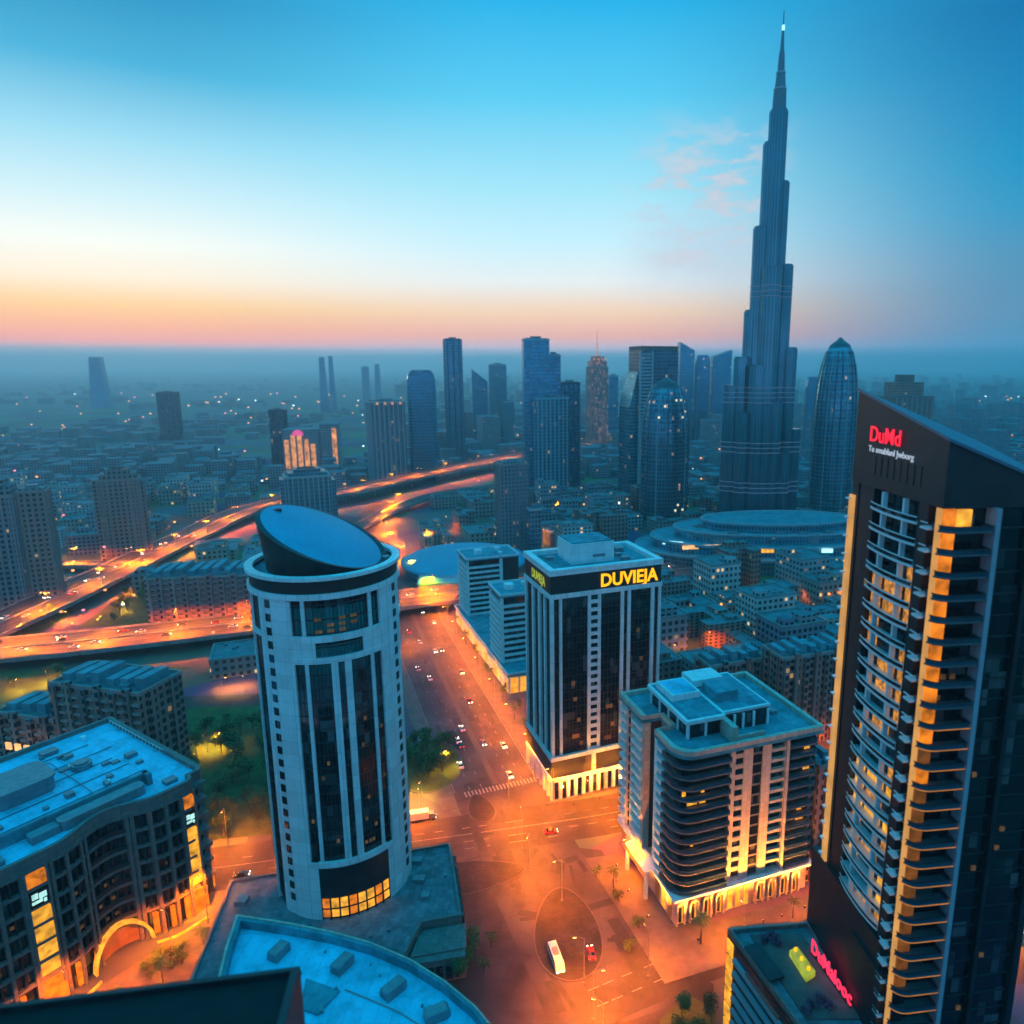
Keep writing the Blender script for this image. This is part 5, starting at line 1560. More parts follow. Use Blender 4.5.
def blue_hall():
    x, y = G(455, 588)
    r = thing('blue_hall', 'wide hall with a bright blue curved roof inside the flyover ring', 'hall', (x, y + 46, 0), 6)
    m = MB(); m.prism(blob(0, 0, 44, 46, 0, 48), 0, 7); m.obj('wall', F['tealglass'], r)
    lo = []
    for k, z in ((1.05, 7), (1.06, 8), (.98, 9.6), (.75, 12), (.4, 13.6), (.05, 14)):
        lo.append([(44 * k * math.cos(6.283185 * j / 48), 46 * k * math.sin(6.283185 * j / 48), z) for j in range(48)])
    m = MB(); m.loft(lo); m.obj('roof', M['hallblue'], r, True)
    m = MB(); m.box(-28, -58, 0, 22, -40, 7); m.box(-29, -59, 7, 23, -39, 7.8); m.obj('entrance_wing', M['hallblue'], r)
    for i in range(9):
        m = MB(); m.box(-26 + i * 5.2, -58.3, 1, -23 + i * 5.2, -58, 5.5); m.obj('window', M['glass'], r)


M['hallblue'] = pmat('blue_sheet_roof', (0.01, 0.34, 0.48), 0.6, var=0.1, vscale=0.05)
blue_hall()


def pink_mall():
    x, y = G(305, 474)
    r = thing('pink_lit_mall', 'distant mall with an orange lit front under a pink glowing top', 'mall', (x, y, 0), 12)
    m = MB(); m.box(-26, 0, 0, 22, 40, 62); m.box(24, -4, 0, 48, 34, 70); m.obj('wall', F['greyres'], r)
    for i in range(5):
        m = MB(); m.box(-24 + i * 8.6, -1, 8, -18 + i * 8.6, .2, 48 + 8 * math.sin(i)); m.obj('lit_front', M['litorange'], r)
    lo = [(-13 + 15 * (1 - math.cos(math.pi * i / 12)) / 2, 54 + 8 * math.sin(math.pi * i / 12)) for i in range(13)]
    m = MB(); m.loft([[(a, -1.2, 54) for a, b in lo], [(a, -1.2, 54) for a, b in lo]], cap=False)
    m = MB(); n = len(lo); m.add([(a, -1.4, b) for a, b in lo] + [(a, -.2, b) for a, b in lo], [tuple(range(n)), tuple(range(n, 2 * n))[::-1]] + [(i, n + i, n + (i + 1) % n, (i + 1) % n) for i in range(n)]); m.obj('pink_top', M['litpink'], r)
    m = MB(); m.box(40, -5, 6, 46, -4, 64); m.obj('lit_front', M['litorange'], r)


pink_mall()


def brown_crown():
    x, y, w, d, H = survey(880, 934, 375, 480, 15, .8)
    r = thing('brown_tower', 'brown stone tower with a stepped crown behind the sloping roof', 'tower', (x, y, 0), 15)
    m = MB(); m.box(-w / 2, -d / 2, 0, w / 2, d / 2, H * .80); m.obj('wall', F['brownres'], r)
    m = MB(); m.box(-w * .3, -d * .3, H * .8, w * .34, d * .3, H * .93); m.obj('crown_tier', F['brownres'], r)
    m = MB(); m.cyl(w * .02, 0, w * .2, H * .93, H, 16); m.obj('crown_drum', M['brick'], r)
    for i in range(8):
        t = -.45 + i * .9 / 7
        m = MB(); m.box(t * w - .9, -d / 2 - .7, 0, t * w + .9, -d / 2 + .2, H * .79); m.obj('fin', M['finpink'], r)


brown_crown()


# nearer housing blocks on the left and the right
def flats(label, px0, px1, ytop, ybase, mt, rot, ratio, bays, name='apartment_block', H=None):
    x, y, w, d, Hh = survey(px0, px1, ytop, ybase, rot, ratio)
    H = H or Hh
    r = thing(name, label, 'apartment block', (x, y, 0), rot)
    bw = w / bays
    m = MB(); m.box(-w / 2, -d / 2, 0, w / 2, d / 2, H); m.obj('wall', mt, r)
    for i in range(bays):
        x0 = -w / 2 + i * bw
        h = H + (2.2 if i % 2 else 0)
        m = MB(); m.box(x0 + bw * .12, -d / 2 - 1.5, 0, x0 + bw * .5, -d / 2 + .5, h); m.obj('bay', mt, r)
        nf = int(H / 3.3)
        if bw > 5:
            for f in range(nf):
                m = MB(); m.box(x0 + bw * .54, -d / 2 - 1.0, f * 3.3 + .4, x0 + bw * .98, -d / 2 + .3, f * 3.3 + 1.4); m.obj('balcony', M['finpink'], r)
        m = MB(); m.box(x0 + bw * .2, -d * .3, H, x0 + bw * .75, d * .3, H + 2.6 + (i % 3) * .8); m.obj('roof_house', M['roofmid'], r)
    m = MB(); m.ring([(-w / 2 - .3, -d / 2 - .3), (w / 2 + .3, -d / 2 - .3), (w / 2 + .3, d / 2 + .3), (-w / 2 - .3, d / 2 + .3)], [(-w / 2 + .4, -d / 2 + .4), (w / 2 - .4, -d / 2 + .4), (w / 2 - .4, d / 2 - .4), (-w / 2 + .4, d / 2 - .4)], H - .4, H + 1.0); m.obj('parapet', M['finpink'], r)
    for sx in (-1, 1):
        for i in range(max(2, int(d / 9))):
            yy = -d / 2 + (i + .5) * d / max(2, int(d / 9))
            m = MB(); m.box(sx * w / 2 - .9, yy - 1.5, 0, sx * w / 2 + .9, yy + 1.5, H + .6); m.obj('bay', mt, r)
    rng = random.Random(int(px0 * 7 + 1000))
    hip_units(r, [(rng.uniform(-w * .4, w * .4), rng.uniform(-d * .35, d * .35), rng.uniform(1.5, 4), rng.uniform(1.5, 3), rng.uniform(1, 2.5)) for _ in range(8)], H, M['roofmid'])
    return r


flats('long row of pinkish flats with teal roofs beyond the lit highway', 133, 246, 578, 627, F['pinkres'], 8, .55, 9)
flats('pink brown block of flats between the highway and the gold lit corner building', 30, 152, 690, 786, F['brownres'], -14, .5, 6)
flats('low brown building with a lit row of arched windows behind the corner building', -30, 60, 718, 775, F['brownres'], -14, .6, 4, 'low_building')
flats('brown row of flats behind the white penthouse roof', 700, 772, 664, 735, F['brownres'], 20, .5, 5)
flats('brown block of flats with many small windows beside the gold light strip', 772, 852, 656, 742, F['brownres'], 18, .5, 6)
flats('pale pink block between the apartment block and the dark tower', 800, 842, 770, 880, F['pinkres'], 20, .7, 3)
# warm arches of the low building
a = thing('lit_arcade', 'row of five small warm lit arched windows on the low brown building', 'arcade', (*G(8, 748, 14), 14), -14)
for i in range(5):
    m = MB(); m.box(i * 4.2, -.8, 0, i * 4.2 + 2.4, -.2, 2.6); m.obj('lit_window', M['litshop'], a)


# ---------------------------------------------------------------- low city blocks
rng = random.Random(21)


def seg_dist(p, path):
    best = 1e9
    for i in range(0, len(path) - 1):
        a, b = path[i], path[i + 1]
        d = Vector((b.x - a.x, b.y - a.y)); q = Vector((p[0] - a.x, p[1] - a.y))
        t = max(0, min(1, q.dot(d) / max(1e-6, d.dot(d))))
        best = min(best, (q - d * t).length)
    return best


TAKEN = []   # circles round everything already standing
bpy.context.view_layer.update()
for o in COL.objects:
    if o.parent is None and o.type == 'EMPTY' and o.get('category') not in ('highway',):
        xs, ys = [], []
        for ch in o.children:
            if ch.type == 'MESH':
                for c in ch.bound_box:
                    v = ch.matrix_world @ Vector(c); xs.append(v.x); ys.append(v.y)
        if xs:
            TAKEN.append((min(xs), min(ys), max(xs), max(ys)))
CLEAR = [(-172, 195, -78, 310), (-130, 100, 40, 262), (-420, 290, -200, 345), (-60, 110, 70, 200)]


FARR = [p + Vector((22, -48, 0)) for p in RAMP if p.y > 690]


def free(x, y, rad):
    if seg_dist((x, y), FARR) < 52: return False
    for (x0, y0, x1, y1) in TAKEN + CLEAR:
        if x0 - rad < x < x1 + rad and y0 - rad < y < y1 + rad: return False
    for p, w in ((AV, 24), (CR, 15), (HW1, 21), (RAMP, 17), (SPUR, 9), (LOOP, 11)):
        if seg_dist((x, y), p) < w + rad: return False
    return True


def lowrise(kind, mt):
    """one house type: walls, roof slab, stair house, roof units"""
    r = thing('low_building', 'low flat roofed building', 'low building')
    rg = random.Random(kind)
    w, d, h = rg.uniform(22, 30), rg.uniform(15, 22), rg.choice((9, 12, 14, 17, 20, 24))
    if kind % 4 == 0:
        poly = [(-w / 2, -d / 2), (w / 2, -d / 2), (w / 2, 0), (0, 0), (0, d / 2), (-w / 2, d / 2)]
    elif kind % 4 == 1:
        poly = [(-w / 2, -d / 2), (w / 2, -d / 2), (w / 2, d / 2), (w * .2, d / 2), (w * .2, d * .1), (-w * .2, d * .1), (-w * .2, d / 2), (-w / 2, d / 2)]
    else:
        poly = [(-w / 2, -d / 2), (w / 2, -d / 2), (w / 2, d / 2), (-w / 2, d / 2)]
    inn = [(x * .955, y * .94) for x, y in poly]
    m = MB(); m.prism(poly, 0, h); m.obj('wall', mt, r)
    m = MB(); m.prism(inn, h, h + .25); m.obj('roof', [M['roofmid'], M['roofteal'], M['roofgrey']][kind % 3], r)
    m = MB(); m.ring([(x * 1.01, y * 1.01) for x, y in poly], inn, h, h + 1.0); m.obj('parapet', [M['finpink'], M['finpale'], M['concrete']][kind % 3], r)
    m = MB(); m.box(-w * .4, -d * .4, h + .25, -w * .18, -d * .12, h + 3.2); m.obj('stair_house', mt, r)
    if kind % 2:
        m = MB(); m.box(-w * .05, -d * .42, h + .25, w * .3, -d * .1, h + 4.0); m.obj('upper_storey', mt, r)
    m = MB()
    for i in range(6):
        x, y = rg.uniform(-w * .4, w * .42), rg.uniform(-d * .42, -d * .05)
        m.box(x - .9, y - .7, h + .25, x + .9, y + .7, h + 1.5)
    m.obj('roof_units', M['plant'], r)['kind'] = 'stuff'
    return r


KINDS_L = [('beige', 'beige low flat roofed building among the dense city blocks'), ('brownres', 'brown low flat roofed building among the dense city blocks'),
           ('pinkres', 'pinkish low flat roofed building among the dense city blocks'), ('greyres', 'grey low flat roofed building among the dense city blocks'),
           ('whiteres', 'pale low flat roofed building among the dense city blocks'), ('beige', 'beige low flat roofed building with a raised stair house in the dense city'),
           ('greyres', 'grey L shaped low building in the dense city'), ('brownres', 'brown low building with a raised upper storey in the dense city')]
protos = []
for i, (k, lab) in enumerate(KINDS_L):
    q = lowrise(i * 3 + 2, F[k]); q['label'] = lab; q['group'] = lab.split(' ')[0] + ' low buildings of the dense city'
    if i > 4: q['group'] = lab[:40].strip() + ' group'
    protos.append([q, False, q['label'], q['group']])
protos[5][0]['group'] = 'beige buildings with stair houses'
protos[6][0]['group'] = 'grey L shaped buildings'
protos[7][0]['group'] = 'brown buildings with upper storeys'
ca, sa = math.cos(math.radians(21)), math.sin(math.radians(21))
cells = []
for iu in range(-42, 42):
    for iv in range(4, 56):
        u, v = iu * 34 + rng.uniform(-3, 3), iv * 27 + rng.uniform(-2, 2)
        x, y = u * ca - v * sa, u * sa + v * ca
        if y < 235 or y > 1150: continue
        px = CX + FPX * x / (y * .98 + 30)
        if -50 < px < 1060 and free(x, y, 13):
            cells.append((y, x))
cells.sort()
near_cells, far_cells = cells[:330], cells[330:]
for n_, (y, x) in enumerate(near_cells):
    p = protos[rng.randrange(8)] if x > -60 else protos[rng.choice((0, 2, 3, 4, 5))]
    if rng.random() < (0.07 if x > -60 else 0.45): continue
    rot = 21 + rng.choice((0, 90, 180, 270)); sc = (rng.uniform(.85, 1.2), rng.uniform(.85, 1.2), rng.uniform(.6, 1.25))
    if not p[1]:
        p[1] = True; p[0].location = (x, y, 0); p[0].rotation_euler = (0, 0, math.radians(rot)); p[0].scale = sc
    else:
        dup(p[0], (x, y, 0), rot, scale=sc)

for p in protos:
    if not p[1]:
        for q in list(p[0].children_recursive) + [p[0]]: bpy.data.objects.remove(q)

# everything beyond: one mass
m = MB()
def block(x, y, w, d, h, a):
    c, s = math.cos(a), math.sin(a)
    m.prism([(x + px * c - py * s, y + px * s + py * c) for px, py in ((-w, -d), (w, -d), (w, d), (-w, d))], 0, h)
for (y, x) in far_cells:
    if rng.random() < .8:
        block(x, y, rng.uniform(8, 15), rng.uniform(7, 12), rng.choice((8, 10, 14, 18, 26)), .37 + rng.choice((0, 1.57)))
for i in range(2600):
    y = 1150 * (6.5 ** rng.random()); x = rng.uniform(-.95, .75) * y
    if seg_dist((x, y), RAMP) < 30: continue
    left = x / y < -.25
    if left and mnoise.noise(Vector((x * .0016, y * .0016, 1))) < .12: continue
    h = rng.choice((7, 9, 12, 16, 20)) if left or rng.random() < .8 else rng.choice((30, 45, 60))
    block(x, y, rng.uniform(8, 26), rng.uniform(8, 18), h, .37 + rng.choice((0, 1.57)))
tag(m.obj('distant_city', F['greyres']), 'hazy carpet of far low buildings reaching to the horizon', 'city', kind='stuff')
# dots of light out there
for nm, mt, cnt, lab in (('distant_lights', M['dot1'] if 'dot1' in M else glowmat('far_light_white', (0.8, 0.95, 1.0), 3.0, .6, .001), 90, 'scattered white lamps of the hazy far city'),
                         ('distant_lights', glowmat('far_light_warm', (1.0, 0.4, 0.12), 2.2, .6, .001), 380, 'scattered orange lamps of the hazy far city'),
                         ('distant_lights', glowmat('far_light_pink', (1.0, 0.25, 0.3), 2.2, .6, .001), 90, 'scattered pink signs of the hazy far city')):
    m = MB()
    for i in range(cnt):
        y = 330 * (11 ** rng.random()); x = rng.uniform(-.85, .68) * y
        if not free(x, y, 4): continue
        s = .35 + y * .0006
        z = rng.uniform(4, 14)
        m.box(x - s, y - s, z, x + s, y + s, z + s * 1.6)
    tag(m.obj(nm, mt), lab, 'city lights', kind='stuff')

# ---------------------------------------------------------------- trees and shrubs
def crown_mesh(seed, n, rx, rz, zc, leaf):
    rg = random.Random(seed); m = MB()
    cl = []
    for i in range(9):
        a = rg.uniform(0, 6.283); rr = rx * .62 * math.sqrt(rg.random())
        cl.append((Vector((rr * math.cos(a), rr * math.sin(a), zc + rg.uniform(-.55, .75) * rz)), rg.uniform(.32, .6) * rx))
    for i in range(n):
        c, s = rg.choice(cl)
        v = Vector((rg.gauss(0, 1), rg.gauss(0, 1), rg.gauss(0, .8))); v.normalize(); v *= s * rg.uniform(.55, 1.05)
        p = c + v
        e = Vector((rg.uniform(-1, 1), rg.uniform(-1, 1), rg.uniform(-.7, .7))).normalized() * leaf * rg.uniform(.6, 1.2)
        g = e.cross(Vector((rg.uniform(-1, 1), rg.uniform(-1, 1), 1))).normalized() * leaf * rg.uniform(.4, .7)
        m.add([p - e, p + g, p + e, p - g], [(0, 1, 2, 3)])
    return m, cl


def tree(name, label, group, seed, h, rx, n=520, leaf=.42):
    r = thing(name, label, 'tree', group=group)
    m, cl = crown_mesh(seed, n, rx, h * .3, h * .66, leaf)
    m.obj('crown', M['leaf'], r)
    m = MB(); m.tube([(0, 0, -.1), (.06, .03, h * .25), (-.04, .08, h * .5), (0, 0, h * .7)], .24, 7, .08)
    for c, s in cl[:6]:
        m.tube([(0, .03, h * .34), tuple(c * .5 + Vector((0, 0, h * .2))), tuple(c)], .11, 5, .03)
    m.obj('trunk', M['bark'], r)
    return r


T = [tree('broadleaf_tree', 'green broadleaf tree', 'g', s, h, rx) for s, h, rx in ((1, 8.5, 3.4), (2, 7.0, 3.0), (3, 10, 3.8))]
SH = [tree('shrub', 'low rounded green shrub', 'g', s, h, rx, 260, .3) for s, h, rx in ((11, 3.0, 1.7), (12, 2.2, 1.3))]
def palm(h, seed):
    r = thing('palm_tree', 'slim palm tree', 'palm', group='g')
    rg = random.Random(seed)
    m = MB(); m.tube([(0, 0, 0), (.15, .05, h * .4), (.1, .1, h * .75), (0, 0, h)], .24, 8, .15); m.obj('trunk', M['bark'], r)
    m = MB()
    for i in range(16):
        a = 6.283 * i / 16 + rg.uniform(-.15, .15); e = rg.uniform(-.2, .9); L = rg.uniform(2.2, 2.9)
        d = Vector((math.cos(a), math.sin(a), 0)); s = Vector((-d.y, d.x, 0))
        P = [Vector((0, 0, h)) + d * L * t + Vector((0, 0, L * (e * t - (.55 + .5 * e) * t * t))) for t in (0, .25, .5, .75, 1)]
        for k in range(4):
            w0, w1 = (.12, .42, .5, .38, .05)[k], (.12, .42, .5, .38, .05)[k + 1]
            for sg in (-1, 1):
                q0, q1 = P[k] + s * sg * w0 - Vector((0, 0, w0 * .5)), P[k + 1] + s * sg * w1 - Vector((0, 0, w1 * .5))
                for f in range(3):
                    t0, t1 = f / 3, f / 3 + .22
                    m.add([P[k].lerp(P[k + 1], t0), P[k].lerp(P[k + 1], t1), q0.lerp(q1, t1), q0.lerp(q1, t0)], [(0, 1, 2, 3)])
    m.obj('crown', M['leaf'], r)
    return r


PALM = [palm(7.5, 1)]
used = {}


def plant(proto, x, y, label, group, sc=1.0, z=0.12):
    k = proto.name
    rot = rng.uniform(0, 360)
    if k not in used:
        used[k] = 1
        proto.location = (x, y, z); proto.rotation_euler = (0, 0, math.radians(rot)); proto.scale = (sc,) * 3
        proto['label'] = label; proto['group'] = group
        return proto
    return dup(proto, (x, y, z), rot, label, group, (sc,) * 3)


def inside(p, poly):
    c = False; j = len(poly) - 1
    for i in range(len(poly)):
        if (poly[i][1] > p[1]) != (poly[j][1] > p[1]) and p[0] < (poly[j][0] - poly[i][0]) * (p[1] - poly[i][1]) / (poly[j][1] - poly[i][1]) + poly[i][0]: c = not c
        j = i
    return c


def grove(poly, n, label, group, kinds, gap=4.5, smin=.75, smax=1.15):
    xs = [p[0] for p in poly]; ys = [p[1] for p in poly]; got = []
    for _ in range(n * 40):
        p = (rng.uniform(min(xs), max(xs)), rng.uniform(min(ys), max(ys)))
        if inside(p, poly) and all(math.hypot(p[0] - q[0], p[1] - q[1]) > gap for q in got):
            got.append(p); plant(rng.choice(kinds), *p, label, group, rng.uniform(smin, smax))
            if len(got) >= n: break


grove([(-158, 284), (-128, 284), (-118, 250), (-96, 213), (-122, 203), (-146, 238)], 46, 'leafy tree in the dark park behind the round tower', 'trees of the park behind the round tower', T, 3.9)
grove(blob(-57, 249, 11, 16, 15), 20, 'small tree in the round lit garden beside the avenue', 'trees of the round garden', T[:2], 3.2, .7, 1.05)
grove([(20, 119), (30, 127), (32, 142), (27, 146), (20, 139)], 8, 'tree on the dark verge beside the terrace podium', 'trees beside the terrace podium', T[:2], 3.4, .6, .9)
grove([(-27, 166), (-21, 163), (-22, 150), (-29, 150)], 6, 'tree in the planting strip beside the grey podium', 'trees beside the grey podium', T[:2], 3.2, .5, .8)
grove([(-112, 152), (-104, 162), (-99, 157), (-108, 146)], 8, 'shrub in front of the lit entrance arch', 'shrubs before the entrance arch', SH, 2.0, .8, 1.3)
grove([(-395, 355), (-310, 382), (-314, 425), (-390, 420)], 14, 'tree on the verge below the dark apartment towers', 'trees below the apartment towers', T, 8)
grove([(-288, 397), (-245, 405), (-264, 448), (-300, 462)], 9, 'tree in the wedge between the highway and the slip road', 'trees of the highway wedge', T, 7)
grove([(-415, 302), (-210, 302), (-200, 330), (-415, 328)], 22, 'tree in the strip of park under the elevated highway', 'trees under the elevated highway', T, 7)
for i in range(9):
    p = offset(AV, -18.0)[7 + i] if 7 + i < len(AV) else None
    if p and 232 < p.y < 430: plant(T[1], p.x, p.y, 'street tree on the narrow pavement of the avenue', 'street trees of the avenue', .7)
for i, p in enumerate(offset(AV, 24)):
    if 262 < p.y < 420 and i % 2 == 0: plant(T[i % 2], p.x + rng.uniform(-2, 2), p.y, 'tree on the lit forecourt beside the shops', 'trees of the shop forecourt', .55)
for (x, y) in ((14, 160), (17, 168), (12, 178), (6, 188)):
    plant(SH[0], x, y, 'shrub on the pavement outside the apartment block', 'shrubs outside the apartment block', 1.1)
for i in range(4):
    x, y = G(70 + i * 48, 985 - i * 22)
for (x, y) in ((11, 183), (33, 162.5), (60, 171.5)):
    plant(PALM[0], x, y, 'slim palm on the paving around the apartment block', 'palms around the apartment block', rng.uniform(.8, 1.1))
for i, p in enumerate(offset(AV, 20.5)):
    if 258 < p.y < 430 and i % 2: plant(PALM[0], p.x, p.y, 'slim palm in the row between the avenue and the shops', 'palms between the avenue and the shops', rng.uniform(.8, 1.05))
for (x, y) in ((-97, 160), (-102, 150), (-108, 141)):
    plant(PALM[0], x, y, 'slim palm before the gold lit corner building', 'palms before the corner building', .9)
# ---------------------------------------------------------------- street lamps
LC = (1.0, 0.17, 0.0)


def lamp_proto(name, label, group, power, h=10.0, col=LC, double=False, mt='lamp'):
    r = thing(name, label, 'street lamp', group=group)
    m = MB(); m.cyl(0, 0, .32, 0, .5, 8); m.cyl(0, 0, .13, .5, h, 8, .07); m.obj('pole', M['pole'], r)
    for s in ((1, -1) if double else (1,)):
        m = MB(); m.tube([(0, 0, h - .1), (s * .8, 0, h + .35), (s * 2.0, 0, h + .45)], .06, 6, .045); m.obj('arm', M['pole'], r)
        m = MB(); m.box(s * 1.8, -.17, h + .36, s * 2.75, .17, h + .52); hd = m.obj('lamp_head', M['pole'], r)
        m = MB(); m.box(s * 1.9, -.14, h + .27, s * 2.7, .14, h + .355); m.obj('lamp_glass', M[mt], hd)
    l = bpy.data.lights.new('lamp_light', 'SPOT'); l.energy = power; l.color = col; l.shadow_soft_size = .25; l.spot_size = math.radians(162); l.spot_blend = 1.0
    lo = bpy.data.objects.new('lamp_light', l); COL.objects.link(lo); lo.parent = r; lo.location = (0 if double else 2.3, 0, h + .2)
    return r


K = 1.4
lampA = lamp_proto('street_lamp', 'tall grey street lamp with one glowing orange head beside the avenue', 'lamps along the avenue', 70000 * K, 13.0)
lampH = lamp_proto('street_lamp', 'double armed grey lamp post with orange heads on the highway', 'lamps on the highways', 290000 * K, 11.0, double=True)
lampP = lamp_proto('park_lamp', 'short park lamp glowing yellow among trees and lawn', 'park lamps', 14000 * K, 6.0, (1.0, 0.42, 0.02))
lampF = lamp_proto('street_lamp', 'single orange lamp post in the paved forecourt and side street', 'lamps of the forecourt', 54000 * K, 13.0)
first = {}


def put_lamp(p, x, y, z, rot, label=None, group=None):
    k = p.name
    if k not in first:
        first[k] = 1; p.location = (x, y, z); p.rotation_euler = (0, 0, math.radians(rot)); return p
    return dup(p, (x, y, z), rot, label, group)


def along(path, d, step, start=0.0):
    c = offset(path, d); acc = step - start; out = []
    for i in range(len(c) - 1):
        L = (c[i + 1] - c[i]).length; dr = (c[i + 1] - c[i]).normalized(); t = step - acc
        while t < L:
            q = c[i] + dr * t; out.append((q, math.degrees(math.atan2(dr.y, dr.x)))); t += step
        acc = step - (t - L)
    return out


for q, a in along([p for p in AV if 214 < p.y < 446], 16.2, 26): put_lamp(lampA, q.x, q.y, .14, a + 90)
for q, a in along([p for p in AV if 270 < p.y < 446], -16.2, 120, 100): put_lamp(lampA, q.x, q.y, .14, a - 90)
for q, a in along(CR, -11.0, 30, 8): put_lamp(lampA, q.x, q.y, .05, a - 90, 'tall grey street lamp with one orange head beside the cross street', 'lamps along the cross street')
for q, a in along(CR, 11.0, 34, 20):
    if -80 > q.x or q.x > -40: put_lamp(lampA, q.x, q.y, .05, a + 90, 'tall grey street lamp with one orange head beside the cross street', 'lamps along the cross street')
for q, a in along(HW1, 0, 36, 5):
    if q.x < 60: put_lamp(lampH, q.x, q.y, q.z + .85, a + 90)
for q, a in along(RAMP, 11.8, 52, 4):
    if q.y < 1400: put_lamp(lampH, q.x, q.y, q.z, a + 90)
for q, a in along(AV, 15, 48):
    if 455 < q.y < 900: put_lamp(lampH, q.x, q.y, 0, a + 90)
for q, a in along(SPUR, 5, 45): put_lamp(lampH, q.x, q.y, q.z, a + 90)
for (x, y, a) in ((2, 150, 180), (-4, 178, 200), (18, 152, 110), (44, 160, 110), (70, 169, 110), (92, 178, 110), (6, 132, 160), (-14, 190, 260), (12, 186, 20), (4, 140, 10), (108, 182, 110), (124, 184, 110), (118, 162, 10), (134, 166, 10), (-104, 158, 150), (-116, 139, 150), (-101, 170, 150)):
    put_lamp(lampF, x, y, .1, a)
for (px, py) in ((225, 745), (208, 752), (222, 690), (20, 690), (48, 685), (70, 622), (68, 590), (120, 612), (246, 690), (440, 768), (422, 795)):
    x, y = G(px, py); put_lamp(lampP, x, y, .1, rng.uniform(0, 360))


for (px, py) in ((757, 640), (690, 622), (803, 637), (672, 668), (705, 655), (730, 600), (845, 610), (780, 600), (560, 515), (600, 520), (640, 530), (545, 545), (585, 470), (690, 500), (430, 545), (445, 530), (60, 500), (150, 520)):
    x, y = G(px, py); put_lamp(lampF, x, y, 0, rng.uniform(0, 360), 'single orange lamp post in a lane between low city buildings', 'lamps among the low buildings')


def uplight(proto, name, label, group, x, y, z, rot, power, tilt=60, col=(1.0, 0.30, 0.03)):
    r = thing(name, label, 'floodlight', (x, y, z), rot, group)
    m = MB(); m.cyl(0, 0, .3, 0, .25, 10); m.box(-.22, -.16, .25, .22, .16, .55); m.obj('housing', M['black'], r)
    m = MB(); m.box(-.18, .16, .3, .18, .2, .52); m.obj('lens', M['lamp'], r)
    l = bpy.data.lights.new('flood_light', 'SPOT'); l.energy = power; l.color = col; l.spot_size = math.radians(74); l.spot_blend = 1.0; l.shadow_soft_size = .2
    o = bpy.data.objects.new('flood_light', l); COL.objects.link(o); o.parent = r; o.location = (0, .3, .6); o.rotation_euler = (math.radians(90 + tilt), 0, 0)
    return r


c2, s2 = math.cos(math.radians(20)), math.sin(math.radians(20))
u0 = uplight(None, 'floodlight', 'small black floodlight aimed up the front of the apartment block', 'floodlights of the apartment block', 0, 0, 0, 0, 70000, 62)
k_ = 0
for lx, ly, ro in ((4, -6, 0), (13, -6.5, 0), (18.5, -6.5, 0), (24, -6.5, 0), (30, -6.5, 0), (38, -6, 0), (-5, 6, -90), (-6, 17, -90), (-5, 28, -90)):
    wx, wy = 26.7 + lx * c2 - ly * s2, 168 + lx * s2 + ly * c2
    if k_ == 0: u0.location = (wx, wy, .13); u0.rotation_euler = (0, 0, math.radians(20 + ro))
    else: dup(u0, (wx, wy, .13), 20 + ro)
    k_ += 1
c3, s3 = math.cos(math.radians(22)), math.sin(math.radians(22))
for lx, ly, ro in ((6, -5, 0), (16, -5, 0), (26, -5, 0)):
    dup(u0, (-8.3 + lx * c3 - ly * s3, 226 + lx * s3 + ly * c3, .1), 22 + ro, 'small black floodlight aimed up the base of the yellow sign tower', 'floodlights of the yellow sign tower')
